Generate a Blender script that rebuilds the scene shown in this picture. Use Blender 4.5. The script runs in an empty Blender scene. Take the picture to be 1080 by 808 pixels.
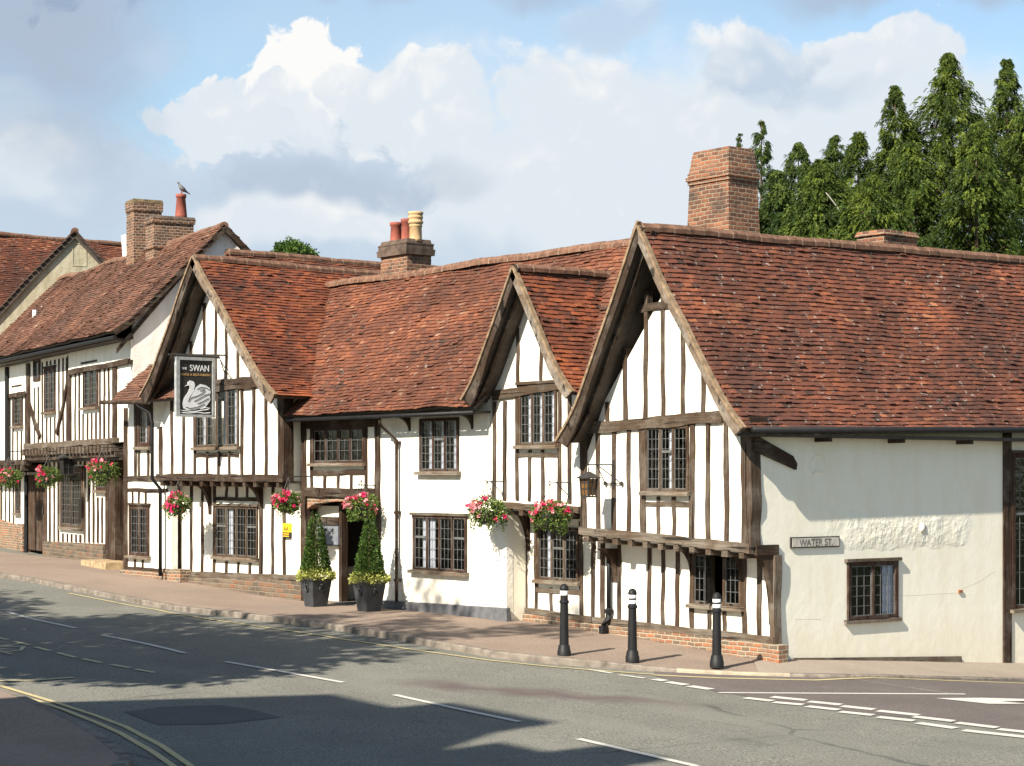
import bpy, bmesh, math, random
from mathutils import Vector, noise as mnoise

R = random.Random(11)
SC = bpy.context.scene
COL = SC.collection

# ------------------------------------------------------------------ survey of the place
# street frame: X runs along the High Street (to the right), Y into the block, Z up, metres
F, HY, HC = 2050.0, 505.0, 3.0
CA, CB = 22.93, -23.2
FWX, FWY, RTX, RTY = -0.7836, 0.6213, 0.6213, 0.7836

def sight(px, py):
    x = (px - 540) / F
    return (FWX + RTX * x, FWY + RTY * x, (HY - py) / F)

class Frame:
    """a building line: origin on plan plus a turn about Z"""
    def __init__(s, oa=0., ob=0., th=0.):
        s.oa, s.ob, s.c, s.s = oa, ob, math.cos(th), math.sin(th)
        dx, dy = CA - oa, CB - ob
        s.cx, s.cy = s.c * dx + s.s * dy, -s.s * dx + s.c * dy
    def w(s, p):
        x, y, z = p
        return (s.oa + s.c * x - s.s * y, s.ob + s.s * x + s.c * y, z)
    def _d(s, px, py):
        d = sight(px, py)
        return (s.c * d[0] + s.s * d[1], -s.s * d[0] + s.c * d[1], d[2])
    def hs(s, px, py, y=0.):
        d = s._d(px, py); k = (y - s.cy) / d[1]
        return (s.cx + d[0] * k, HC + d[2] * k)
    def ws(s, px, py, x=0.):
        d = s._d(px, py); k = (x - s.cx) / d[0]
        return (s.cy + d[1] * k, HC + d[2] * k)
    def X(s, px, y=0.):
        return s.hs(px, 500, y)[0]

S = Frame()

def lerp_tab(tab, x):
    if x <= tab[0][0]: return tab[0][1]
    for (x0, y0), (x1, y1) in zip(tab, tab[1:]):
        if x <= x1: return y0 + (y1 - y0) * (x - x0) / (x1 - x0)
    return tab[-1][1]

HT = [(-90, 3.2), (-60, 1.7), (-37.5, .86), (-31.7, .72), (-24, .64), (-20.8, .57), (-14.5, .28), (-10.8, .30), (-6.9, .28), (-2.8, .1), (.3, -.05), (8, -.3), (30, -.5), (90, -1.)]
WT = [(-60, 0.), (.7, 0.), (1.2, -.03), (6.7, -.42), (20, -1.1), (60, -2.2)]
def g(a, b):                       # pavement level
    h = sum(lerp_tab(HT, a + k) for k in (-1.2, -.6, 0, .6, 1.2)) / 5
    return h + lerp_tab(WT, b) * max(0., min(1., (a + 9) / 8))
RD = .11                           # the road lies this much lower

def G(px, py, off=0.):
    d = sight(px, py); z = 0.
    for _ in range(25):
        k = (z - HC) / d[2]
        a, b = CA + d[0] * k, CB + d[1] * k
        z = .5 * z + .5 * (g(a, b) + off)
    return (a, b)

# ------------------------------------------------------------------ materials
class NT:
    def __init__(s, name):
        m = bpy.data.materials.new(name); m.use_nodes = True
        s.m, s.t = m, m.node_tree
        s.bsdf = s.t.nodes['Principled BSDF']; s.out = s.t.nodes['Material Output']
    def n(s, typ, **kw):
        nd = s.t.nodes.new(typ)
        for k, v in kw.items():
            if k in nd.inputs: nd.inputs[k].default_value = v
            else: setattr(nd, k, v)
        return nd
    def l(s, a, b): s.t.links.new(a, b)
    def coord(s, scale=(1, 1, 1)):
        c = s.n('ShaderNodeTexCoord'); mp = s.n('ShaderNodeMapping'); mp.inputs['Scale'].default_value = scale
        s.l(c.outputs['Object'], mp.inputs['Vector']); return mp.outputs['Vector']
    def noise(s, vec, scale, detail=4., rough=.55):
        nd = s.n('ShaderNodeTexNoise', Scale=scale, Detail=detail, Roughness=rough)
        s.l(vec, nd.inputs['Vector']); return nd.outputs['Fac']
    def ramp(s, fac, stops):
        r = s.n('ShaderNodeValToRGB'); e = r.color_ramp.elements
        while len(e) < len(stops): e.new(.5)
        for k, (p, c) in enumerate(stops): e[k].position = p; e[k].color = (*c, 1)
        s.l(fac, r.inputs['Fac']); return r.outputs['Color']
    def mix(s, fac, a, b, mode='MIX'):
        m = s.n('ShaderNodeMix', data_type='RGBA', blend_type=mode)
        for v, k in ((fac, 0), (a, 6), (b, 7)):
            if hasattr(v, 'node'): s.l(v, m.inputs[k])
            else: m.inputs[k].default_value = v if k == 0 else (*v, 1)
        return m.outputs[2]
    def math(s, op, a, b=None, clamp=False):
        m = s.n('ShaderNodeMath', operation=op, use_clamp=clamp)
        for k, v in enumerate((a, b)):
            if v is None: continue
            if hasattr(v, 'node'): s.l(v, m.inputs[k])
            else: m.inputs[k].default_value = v
        return m.outputs[0]
    def bump(s, h, strength, dist=.02):
        b = s.n('ShaderNodeBump', Strength=strength, Distance=dist)
        s.l(h, b.inputs['Height']); s.l(b.outputs['Normal'], s.bsdf.inputs['Normal'])
    def color(s, c):
        if hasattr(c, 'node'): s.l(c, s.bsdf.inputs['Base Color'])
        else: s.bsdf.inputs['Base Color'].default_value = (*c, 1)
    def set(s, rough=.8, spec=.3, metal=0.):
        s.bsdf.inputs['Roughness'].default_value = rough
        s.bsdf.inputs['Specular IOR Level'].default_value = spec
        s.bsdf.inputs['Metallic'].default_value = metal

def plain(name, c, rough=.7, spec=.3, metal=0., var=.25, scale=9.):
    t = NT(name); v = t.coord()
    f = t.noise(v, scale, 5.)
    t.color(t.ramp(f, [(.3, tuple(x * (1 - var) for x in c)), (.7, tuple(min(1, x * (1 + var)) for x in c))]))
    t.set(rough, spec, metal); return t.m

def plaster(name, c, dirt, relief=.12, patch=None):
    t = NT(name); v = t.coord()
    big = t.noise(v, .9, 4.); fine = t.noise(v, 26., 5.); mid = t.noise(v, 5., 4.)
    st = t.noise(t.coord((2.2, 2.2, .7)), 1.3, 6., .65)
    col = t.ramp(st, [(.35, tuple(x * d for x, d in zip(c, dirt))), (.56, c)])
    col = t.mix(t.math('MULTIPLY', big, .35), col, tuple(x * .93 for x in c))
    h = t.math('ADD', t.math('MULTIPLY', fine, .25), mid)
    if patch:
        cx, cz, rx, rz = patch
        sp = t.n('ShaderNodeSeparateXYZ'); t.l(t.n('ShaderNodeTexCoord').outputs['Object'], sp.inputs[0])
        wob = t.math('MULTIPLY', t.math('SUBTRACT', t.noise(v, 2.2, 5.), .5), 1.1)
        dy = t.math('DIVIDE', t.math('ABSOLUTE', t.math('SUBTRACT', sp.outputs['Y'], cx)), rx)
        dz = t.math('DIVIDE', t.math('ABSOLUTE', t.math('SUBTRACT', sp.outputs['Z'], cz)), rz)
        m = t.math('SUBTRACT', 1.0, t.math('ADD', t.math('MAXIMUM', dy, dz), wob))
        m = t.math('MULTIPLY', m, 1.3, True)
        rough_h = t.noise(v, 5.5, 6., .62)
        h = t.math('ADD', h, t.math('MULTIPLY', m, t.math('ADD', t.math('MULTIPLY', rough_h, 13.), -1.5)))
        low = t.math('MULTIPLY', t.math('SUBTRACT', .55, sp.outputs['Z']), 1.1, True)
        col = t.mix(t.math('MULTIPLY', low, t.math('MULTIPLY', mid, .75)), col, tuple(x * k for x, k in zip(c, (.78, .72, .62))))
    if not patch:
        s2 = t.n('ShaderNodeSeparateXYZ'); t.l(t.n('ShaderNodeTexCoord').outputs['Object'], s2.inputs[0])
        low = t.math('MULTIPLY', t.math('SUBTRACT', 1.05, s2.outputs['Z']), 1.4, True)
        col = t.mix(t.math('MULTIPLY', low, t.ramp(t.noise(v, 3., 5., .65), [(.45, (0, 0, 0)), (.65, (.8, .8, .8))])), col, tuple(x * k for x, k in zip(c, (.62, .57, .50))))
    t.color(col); t.bump(h, 1., relief * .1); t.set(.9, .15); return t.m

def timber(name, c, along):
    """weathered oak; along = axis of the grain (0 level, 2 upright, 3 any way)"""
    t = NT(name); sc = [30., 30., 30.]; sc[min(along, 2)] = 1.5
    if along == 0: sc = [1.5, 1.5, 30.]
    if along == 3: sc = [12., 12., 7.]
    v = t.coord(sc)
    gr = t.noise(v, 1., 6., .7); pt = t.noise(t.coord(), 2.1, 6., .6); ch = t.noise(t.coord(), 9., 5., .65)
    ck = t.noise(v, .45, 4., .6)
    col = t.ramp(gr, [(.28, tuple(x * .30 for x in c)), (.5, c), (.74, tuple(x * 1.75 for x in c))])
    col = t.mix(t.ramp(pt, [(.40, (.75, .75, .75)), (.58, (0, 0, 0))]), col, (c[0] * .62, c[1] * .48, c[2] * .38))
    pale = t.ramp(pt, [(.52, (0, 0, 0)), (.70, (1, 1, 1))])
    col = t.mix(t.math('MULTIPLY', pale, .4), col, (.17, .148, .12))
    col = t.mix(t.ramp(ck, [(.36, (1, 1, 1)), (.42, (0, 0, 0))]), col, tuple(x * .18 for x in c))
    col = t.mix(t.ramp(ch, [(.60, (0, 0, 0)), (.68, (.7, .7, .7))]), col, tuple(x * .35 for x in c))
    t.color(col); t.bump(t.math('ADD', gr, t.math('MULTIPLY', ch, .6)), .9, .016); t.set(.88, .15); return t.m

def tiles(name, stops, lichen=.5):
    t = NT(name); v = t.coord()
    at = t.n('ShaderNodeAttribute', attribute_name='tile')
    col = t.ramp(at.outputs['Fac'], stops)
    big = t.noise(v, .8, 5.); fine = t.noise(v, 30., 4.); sp = t.noise(v, 8., 6., .7)
    col = t.mix(t.ramp(big, [(.38, (0, 0, 0)), (.66, (.75, .75, .75))]), col, tuple(x * .62 for x in stops[1][1]))
    col = t.mix(t.math('MULTIPLY', fine, .5), col, (.05, .035, .03), 'MIX')
    lm = t.ramp(sp, [(.61, (0, 0, 0)), (.66, (1, 1, 1))])
    col = t.mix(t.math('MULTIPLY', lm, lichen), col, (.36, .34, .29))
    t.color(col); t.bump(fine, .5, .008); t.set(.88, .2); return t.m

def brick(name, cols, mortar, soot=.35, w=.225, h=.075, ms=.011):
    """bricks in courses, one colour drawn per brick"""
    t = NT(name)
    c = t.n('ShaderNodeTexCoord'); sp = t.n('ShaderNodeSeparateXYZ'); t.l(c.outputs['Object'], sp.inputs[0])
    nA = t.n('ShaderNodeTexNoise', Scale=3.5, Detail=3.); t.l(c.outputs['Object'], nA.inputs['Vector'])
    nB = t.noise(c.outputs['Object'], 26., 3.)
    wob = t.math('ADD', t.math('MULTIPLY', t.math('SUBTRACT', nA.outputs['Fac'], .5), .05), t.math('MULTIPLY', t.math('SUBTRACT', nB, .5), .012))
    z = t.math('DIVIDE', t.math('ADD', sp.outputs['Z'], wob), h); row = t.math('FLOOR', z)
    u = t.math('DIVIDE', t.math('ADD', t.math('ADD', sp.outputs['X'], sp.outputs['Y']), wob), w)
    u = t.math('ADD', u, t.math('ADD', t.math('MULTIPLY', t.math('MODULO', row, 2.), .5), t.math('MULTIPLY', t.math('SINE', t.math('MULTIPLY', row, 12.9)), .12)))
    # every other brick is split into headers
    colm = t.math('FLOOR', u); fu = t.math('SUBTRACT', u, colm); fz = t.math('SUBTRACT', z, row)
    cb = t.n('ShaderNodeCombineXYZ'); t.l(colm, cb.inputs[0]); t.l(row, cb.inputs[1])
    wn = t.n('ShaderNodeTexWhiteNoise', noise_dimensions='2D'); t.l(cb.outputs[0], wn.inputs['Vector'])
    du = t.math('MULTIPLY', t.math('SUBTRACT', .5, t.math('ABSOLUTE', t.math('SUBTRACT', fu, .5))), w)
    dz = t.math('MULTIPLY', t.math('SUBTRACT', .5, t.math('ABSOLUTE', t.math('SUBTRACT', fz, .5))), h)
    d = t.math('MINIMUM', du, dz)
    mk = t.math('DIVIDE', t.math('SUBTRACT', d, ms * .35), ms * .4, True)
    n1 = t.noise(c.outputs['Object'], 1.7, 5.); n2 = t.noise(c.outputs['Object'], 30., 4.)
    m = len(cols); bc = t.ramp(wn.outputs['Value'], [((k + .5) / m, q) for k, q in enumerate(cols)])
    bc = t.mix(t.math('MULTIPLY', n2, .6), bc, tuple(x * .5 for x in cols[m // 2]))
    mc = t.ramp(n1, [(.35, tuple(x * .55 for x in mortar)), (.62, mortar)])
    col = t.mix(mk, mc, bc)
    col = t.mix(t.math('MULTIPLY', t.ramp(n1, [(.46, (0, 0, 0)), (.66, (1, 1, 1))]), soot), col, (.050, .042, .036))
    t.color(col)
    t.bump(t.math('ADD', mk, t.math('MULTIPLY', n2, .6)), .9, .012); t.set(.9, .2)
    return t.m

def leafmat(name, c, hue2, trans=.35):
    t = NT(name)
    at = t.n('ShaderNodeAttribute', attribute_name='tile')
    col = t.ramp(at.outputs['Fac'], [(0., tuple(x * .55 for x in c)), (.55, c), (1., hue2)])
    t.color(col); t.set(.55, .3)
    tr = t.n('ShaderNodeBsdfTranslucent'); t.l(col, tr.inputs['Color'])
    mx = t.n('ShaderNodeMixShader'); mx.inputs[0].default_value = trans
    t.l(t.bsdf.outputs[0], mx.inputs[1]); t.l(tr.outputs[0], mx.inputs[2]); t.l(mx.outputs[0], t.out.inputs['Surface'])
    return t.m

def asphalt(name, c, grain=.5, stain=None, streak=False):
    t = NT(name); v = t.coord()
    f = t.noise(v, 34., 4., .75); ff = t.noise(v, 95., 2., .8); m = t.noise(v, .7, 5.); lane = t.noise(t.coord((.25, 1.2, 1.)), .8, 5.)
    fg = t.math('ADD', t.math('MULTIPLY', f, .6), t.math('MULTIPLY', ff, .4))
    col = t.ramp(fg, [(.39, tuple(x * (1 - grain) for x in c)), (.5, c), (.61, tuple(x * (1 + grain * 1.2) for x in c))])
    col = t.mix(t.ramp(m, [(.4, (0, 0, 0)), (.62, (.45, .45, .45))]), col, tuple(x * .74 for x in c))
    col = t.mix(t.ramp(lane, [(.5, (0, 0, 0)), (.64, (.4, .4, .4))]), col, tuple(x * 1.22 for x in c))
    if stain:
        sn = t.noise(v, 3.4, 5., .65)
        col = t.mix(t.ramp(sn, [(.6, (0, 0, 0)), (.68, (.55, .55, .55))]), col, stain)
    if streak:
        vo = t.n('ShaderNodeTexVoronoi', feature='DISTANCE_TO_EDGE', Scale=.16)
        dn = t.n('ShaderNodeTexNoise', Scale=.9, Detail=6., Roughness=.6); t.l(v, dn.inputs['Vector'])
        vm = t.n('ShaderNodeMix', data_type='VECTOR'); vm.inputs[0].default_value = .35; t.l(v, vm.inputs[4]); t.l(dn.outputs['Color'], vm.inputs[5]); t.l(vm.outputs[1], vo.inputs['Vector'])
        seam = t.math('MULTIPLY', t.math('LESS_THAN', vo.outputs['Distance'], .004), t.ramp(t.noise(v, .35, 3.), [(.48, (0, 0, 0)), (.56, (1, 1, 1))]))
        col = t.mix(t.math('MULTIPLY', seam, .6), col, (.045, .045, .043))
        oil = t.ramp(t.noise(t.coord((.5, 1., 1.)), 1.5, 6., .7), [(.63, (0, 0, 0)), (.72, (.55, .55, .55))])
        col = t.mix(oil, col, tuple(x * .55 for x in c))
        # worn reddish wheel track that sweeps from the street into the side road
        sp = t.n('ShaderNodeSeparateXYZ'); t.l(t.n('ShaderNodeTexCoord').outputs['Object'], sp.inputs[0])
        wv = t.math('MULTIPLY', t.math('SUBTRACT', t.noise(v, 1.1, 5.), .5), 1.5)
        a0, b0 = G(400, 715, -RD); a1, b1 = G(720, 744, -RD)
        L = math.hypot(a1 - a0, b1 - b0); nx, ny = -(b1 - b0) / L, (a1 - a0) / L
        d = t.math('ADD', t.math('MULTIPLY', sp.outputs['X'], nx), t.math('MULTIPLY', sp.outputs['Y'], ny))
        d = t.math('ABSOLUTE', t.math('ADD', t.math('SUBTRACT', d, a0 * nx + b0 * ny), wv))
        al = t.math('ADD', t.math('MULTIPLY', sp.outputs['X'], ny), t.math('MULTIPLY', sp.outputs['Y'], -nx))
        al = t.math('SUBTRACT', al, a0 * ny - b0 * nx)
        en = t.math('MULTIPLY', t.math('MULTIPLY', al, .8, True), t.math('MULTIPLY', t.math('SUBTRACT', L + 1., al), .5, True))
        mk = t.math('MULTIPLY', t.math('SUBTRACT', 1., t.math('DIVIDE', d, .6), True), en)
        col = t.mix(t.math('MULTIPLY', mk, .85, True), col, (.092, .066, .064))
    t.color(col); t.bump(fg, .6, .012); t.set(.85, .25); return t.m

def glassmat():
    t = NT('window_glass')
    t.t.nodes.remove(t.bsdf)
    tr = t.n('ShaderNodeBsdfTransparent'); tr.inputs[0].default_value = (.92, .94, .95, 1)
    gl = t.n('ShaderNodeBsdfGlossy'); gl.inputs['Roughness'].default_value = .04
    fr = t.n('ShaderNodeFresnel'); fr.inputs[0].default_value = 1.5
    c = t.n('ShaderNodeTexCoord'); nz = t.n('ShaderNodeTexNoise', Scale=7., Detail=2.); t.l(c.outputs['Object'], nz.inputs['Vector'])
    b = t.n('ShaderNodeBump', Strength=.35, Distance=.03); t.l(nz.outputs['Fac'], b.inputs['Height']); t.l(b.outputs[0], gl.inputs['Normal'])
    mx = t.n('ShaderNodeMixShader'); t.l(t.math('MULTIPLY', fr.outputs[0], .9), mx.inputs[0])
    t.l(tr.outputs[0], mx.inputs[1]); t.l(gl.outputs[0], mx.inputs[2]); t.l(mx.outputs[0], t.out.inputs['Surface'])
    return t.m

M = {}
M['white'] = plaster('white_limewash', (.84, .805, .715), (.88, .86, .80), .22)
M['cream'] = plaster('cream_limewash', (.81, .775, .655), (.94, .92, .87), .05, (.75, 2.10, 2.0, .36))
M['greyrender'] = plaster('grey_render', (.70, .67, .63), (.86, .84, .80), .14)
M['oldrender'] = plaster('old_render', (.36, .33, .245), (.7, .68, .6), .25)
M['crack'] = plain('plaster_crack', (.50, .46, .37), .9)
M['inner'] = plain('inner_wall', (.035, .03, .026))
M['panel'] = plain('beige_boards', (.21, .185, .128), .8, .2, 0, .1)
M['oak_v'] = timber('oak_upright', (.082, .062, .046), 2)
M['oak_h'] = timber('oak_level', (.095, .075, .056), 0)
M['oakd_v'] = timber('dark_oak_upright', (.056, .038, .027), 2)
M['oakd_h'] = timber('dark_oak_level', (.060, .044, .033), 0)
M['oakl'] = timber('silver_oak', (.15, .128, .102), 2)
M['oakl_h'] = timber('silver_oak_level', (.135, .112, .088), 0)
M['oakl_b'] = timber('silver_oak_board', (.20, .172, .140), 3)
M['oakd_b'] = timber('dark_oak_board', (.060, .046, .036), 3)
M['door'] = timber('door_oak', (.085, .058, .042), 2)
M['soffit'] = plain('roof_underside', (.06, .048, .038))
M['tileA'] = tiles('clay_tiles_brown', [(0, (.040, .026, .022)), (.26, (.105, .042, .028)), (.60, (.185, .060, .034)), (.86, (.30, .095, .042)), (1, (.40, .17, .085))], .75)
M['tileC'] = tiles('clay_tiles_orange', [(0, (.042, .026, .020)), (.25, (.125, .042, .025)), (.55, (.26, .070, .030)), (.85, (.38, .108, .036)), (1, (.42, .17, .07))], .3)
M['tileB'] = tiles('clay_tiles_buff', [(0, (.048, .028, .021)), (.25, (.125, .048, .029)), (.6, (.205, .070, .036)), (.9, (.29, .103, .048)), (1, (.36, .20, .12))], .5)
M['tileD'] = tiles('clay_tiles_old', [(0, (.070, .044, .033)), (.3, (.15, .072, .047)), (.65, (.22, .10, .062)), (.9, (.30, .135, .075)), (1, (.42, .31, .21))], .6)
M['ridge'] = plain('ridge_clay', (.155, .085, .056), .9, .2, 0, .45, 7.)
M['mortar'] = plain('mortar', (.27, .20, .14), .9)
M['verge'] = plain('mossy_mortar', (.21, .15, .095), .95, .1, 0, .45, 9.)
M['brickA'] = brick('brick_red', [(.11, .055, .038), (.20, .082, .048), (.30, .112, .055), (.25, .115, .07), (.38, .15, .072), (.17, .07, .045)], (.36, .285, .20), .75, .19, .078, .02)
M['brickD'] = brick('brick_brown', [(.085, .048, .034), (.17, .078, .046), (.24, .105, .055), (.30, .15, .08), (.13, .06, .04)], (.40, .33, .25), .6, .19, .08, .02)
M['brickP'] = brick('brick_plinth', [(.15, .115, .085), (.23, .125, .075), (.36, .125, .058), (.24, .18, .125), (.46, .15, .06), (.19, .13, .09), (.29, .15, .085)], (.46, .39, .285), .45, .19, .075, .02)
M['stoneP'] = brick('rubble_plinth', [(.10, .08, .06), (.17, .125, .088), (.25, .115, .06), (.15, .115, .085), (.22, .165, .112), (.13, .10, .075)], (.26, .21, .155), .5, .30, .105, .022)
M['cap'] = plain('chimney_cap', (.10, .072, .055), .9, .2, 0, .5, 6.)
M['potred'] = plain('pot_red', (.25, .072, .05), .75, .3, 0, .25, 5.)
M['potbuff'] = plain('pot_buff', (.44, .30, .155), .75, .3, 0, .2, 5.)
M['black'] = plain('black_paint', (.012, .012, .013), .55, .25)
M['iron'] = plain('wrought_iron', (.03, .028, .026), .55, .4)
M['lead'] = plain('lead_came', (.15, .15, .145), .5, .5, .3)
M['glass'] = glassmat()
M['curtain'] = plain('curtain', (.66, .68, .76), .9, .1, 0, .08)
M['frame'] = timber('window_oak', (.095, .068, .048), 2)
M['framed'] = timber('dark_window_oak', (.065, .040, .030), 2)
M['sill'] = timber('sill_oak', (.19, .16, .125), 0)
M['plinthpaint'] = plain('grey_plinth_paint', (.105, .107, .115), .8)
M['road'] = asphalt('road_asphalt', (.150, .148, .126), .75, None, True)
M['side'] = asphalt('side_road_asphalt', (.115, .098, .09), .45)
M['patchm'] = asphalt('patch_asphalt', (.085, .082, .08), .4)
M['pave'] = asphalt('pavement_tarmac', (.225, .172, .135), .4, (.18, .14, .11))
M['paveb'] = asphalt('side_pavement_tarmac', (.27, .225, .18), .3, (.22, .18, .14))
M['kerb'] = plain('kerb_stone', (.17, .145, .12), .85, .2, 0, .45, 5.)
M['kerbl'] = plain('kerb_granite', (.35, .30, .22), .85, .2, 0, .25, 5.)
def paint(name, c, under):
    t = NT(name); v = t.coord()
    wear = t.math('ADD', t.math('MULTIPLY', t.noise(v, 40., 4., .7), .6), t.math('MULTIPLY', t.noise(v, 4., 4.), .4))
    t.color(t.ramp(wear, [(.36, under), (.44, c)])); t.set(.75, .25); return t.m
M['wpaint'] = paint('white_road_paint', (.50, .48, .43), (.2, .2, .18))
M['ypaint'] = paint('yellow_road_paint', (.46, .385, .20), (.18, .17, .14))
M['ypale'] = paint('worn_yellow_paint', (.46, .41, .25), (.16, .16, .14))
M['earth'] = plain('grass_earth', (.07, .09, .035), .95)
M['gold'] = plain('sign_gold', (.40, .25, .10), .6)
M['silver'] = plain('sign_silver', (.62, .64, .66), .5, .4, 0, .08)
M['signfr'] = plain('sign_frame', (.30, .31, .31), .6)
M['signblk'] = plain('sign_black', (.022, .020, .020), .5)
M['plate'] = plain('plate_grey', (.44, .41, .36), .7)
M['letter'] = plain('plate_letter', (.13, .12, .11), .7)
M['yel'] = plain('sign_yellow', (.85, .50, .02), .5, .3, 0, .05)
M['amber'] = plain('amber_glass', (.13, .065, .022), .25, .5, 0, .4, 12.)
M['bandw'] = plain('white_band', (.80, .80, .78), .5, .4, 0, .08)
M['pot'] = plain('lead_planter', (.036, .038, .042), .6, .4, 0, .35, 5.)
M['board'] = plain('menu_board', (.16, .17, .19), .45)
M['stone'] = plain('step_stone', (.36, .26, .15), .9, .2, 0, .4, 5.)
M['rust'] = plain('rust', (.30, .11, .05), .8)
M['flash'] = plain('lead_flashing', (.66, .68, .70), .6)
M['leaf_b'] = leafmat('basket_leaf', (.10, .17, .03), (.26, .30, .07))
M['leaf_t'] = leafmat('bay_leaf', (.045, .095, .015), (.16, .24, .04), .2)
M['leaf_s'] = leafmat('golden_ivy', (.34, .38, .07), (.68, .66, .28))
M['leaf_c'] = leafmat('cypress_leaf', (.046, .080, .010), (.185, .24, .034), .34)
M['leaf_c2'] = leafmat('cypress_leaf_dark', (.038, .072, .012), (.13, .18, .032), .3)
M['leaf_o'] = leafmat('oak_leaf', (.05, .10, .018), (.12, .19, .03), .3)
M['fl_m'] = leafmat('magenta_petal', (.72, .02, .13), (.85, .09, .22), .3)
M['fl_p'] = leafmat('pink_petal', (.80, .30, .34), (.88, .62, .56), .3)
M['bark'] = timber('bark', (.11, .08, .055), 2)
M['feather'] = plain('pigeon_grey', (.17, .17, .17), .7, .3, 0, .4, 30.)
M['moss'] = plain('mossy_cap', (.135, .10, .055), .95, .1, 0, .5, 9.)

# ------------------------------------------------------------------ mesh building
class MB:
    def __init__(s, fr=S):
        s.fr, s.v, s.f, s.mi, s.at = fr, [], [], [], []
        s.cur = 0; s.tile = .5; s.sm = False; s.smf = []
    def add(s, vs, fs, tile=None):
        k = len(s.v); s.v += [s.fr.w(p) for p in vs]
        t = s.tile if tile is None else tile
        s.at += [t] * len(vs)
        for f in fs:
            s.f.append([i + k for i in f]); s.mi.append(s.cur); s.smf.append(s.sm)
    def hexa(s, c):
        s.add(c, [(0, 3, 2, 1), (4, 5, 6, 7), (0, 1, 5, 4), (1, 2, 6, 5), (2, 3, 7, 6), (3, 0, 4, 7)])
    def box(s, x0, x1, y0, y1, z0, z1):
        s.hexa([(x0, y0, z0), (x1, y0, z0), (x1, y1, z0), (x0, y1, z0), (x0, y0, z1), (x1, y0, z1), (x1, y1, z1), (x0, y1, z1)])
    def taper(s, cx, cy, z0, z1, w0, d0, w1, d1):
        q = lambda w, d, z: [(cx - w / 2, cy - d / 2, z), (cx + w / 2, cy - d / 2, z), (cx + w / 2, cy + d / 2, z), (cx - w / 2, cy + d / 2, z)]
        s.hexa(q(w0, d0, z0) + q(w1, d1, z1))
    def extr(s, poly, ax, t0, t1):
        """poly of (p,q) pairs pushed along axis ax between t0 and t1: ax 1 -> (x,z), ax 0 -> (y,z), ax 2 -> (x,y)"""
        mk = {1: lambda p, t: (p[0], t, p[1]), 0: lambda p, t: (t, p[0], p[1]), 2: lambda p, t: (p[0], p[1], t)}[ax]
        n = len(poly)
        s.add([mk(p, t0) for p in poly] + [mk(p, t1) for p in poly],
              [tuple(range(n)), tuple(range(2 * n - 1, n - 1, -1))] + [(i, (i + 1) % n, n + (i + 1) % n, n + i) for i in range(n)])
    def tube(s, path, r, n=8, r1=None):
        path = [Vector(p) for p in path]; k = len(path); rings = []
        for i, p in enumerate(path):
            d = (path[min(i + 1, k - 1)] - path[max(i - 1, 0)]).normalized()
            a = d.cross(Vector((0, 0, 1)) if abs(d.z) < .9 else Vector((1, 0, 0))).normalized(); b = d.cross(a)
            rr = r if r1 is None else r + (r1 - r) * i / (k - 1)
            rings.append([tuple(p + (a * math.cos(t) + b * math.sin(t)) * rr) for t in [2 * math.pi * j / n for j in range(n)]])
        s.add([q for ring in rings for q in ring],
              [(i * n + j, i * n + (j + 1) % n, (i + 1) * n + (j + 1) % n, (i + 1) * n + j) for i in range(k - 1) for j in range(n)]
              + [tuple(range(n - 1, -1, -1)), tuple(range((k - 1) * n, k * n))])
    def lathe(s, cx, cy, prof, n=20):
        k = len(prof); vs = []
        for r, z in prof:
            vs += [(cx + r * math.cos(2 * math.pi * j / n), cy + r * math.sin(2 * math.pi * j / n), z) for j in range(n)]
        s.add(vs, [(i * n + j, i * n + (j + 1) % n, (i + 1) * n + (j + 1) % n, (i + 1) * n + j) for i in range(k - 1) for j in range(n)]
              + [tuple(range(n - 1, -1, -1)), tuple(range((k - 1) * n, k * n))])
    def build(s, name, mats, parent=None, solid=None):
        if not isinstance(mats, (list, tuple)): mats = [mats]
        o0 = Vector((0, 0, 0)); p = parent
        while p is not None: o0 += p.location; p = p.parent
        me = bpy.data.meshes.new(name)
        me.from_pydata([(v[0] - o0.x, v[1] - o0.y, v[2] - o0.z) for v in s.v], [], s.f)
        for m in mats: me.materials.append(m)
        me.polygons.foreach_set('material_index', s.mi)
        me.polygons.foreach_set('use_smooth', s.smf)
        a = me.attributes.new('tile', 'FLOAT', 'POINT'); a.data.foreach_set('value', s.at)
        if solid:
            bm = bmesh.new(); bm.from_mesh(me)
            bmesh.ops.remove_doubles(bm, verts=bm.verts, dist=1e-4)
            bmesh.ops.recalc_face_normals(bm, faces=bm.faces)
            bmesh.ops.solidify(bm, geom=bm.faces, thickness=solid); bm.to_mesh(me); bm.free()
        me.update()
        o = bpy.data.objects.new(name, me); COL.objects.link(o)
        if parent is not None: o.parent = parent
        return o

def tag(o, label=None, cat=None, group=None, kind=None):
    for k, v in (('label', label), ('category', cat), ('group', group), ('kind', kind)):
        if v: o[k] = v
    return o

def thing(name, label, cat, loc, group=None):
    o = bpy.data.objects.new(name, None); COL.objects.link(o)
    o.location = loc; o.empty_display_size = .3
    return tag(o, label, cat, group)

def sub(name, parent, loc=(0, 0, 0)):
    o = bpy.data.objects.new(name, None); COL.objects.link(o); o.parent = parent; o.location = loc
    return o

def nz(x, y, z=0.): return mnoise.noise(Vector((x, y, z)))

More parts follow.
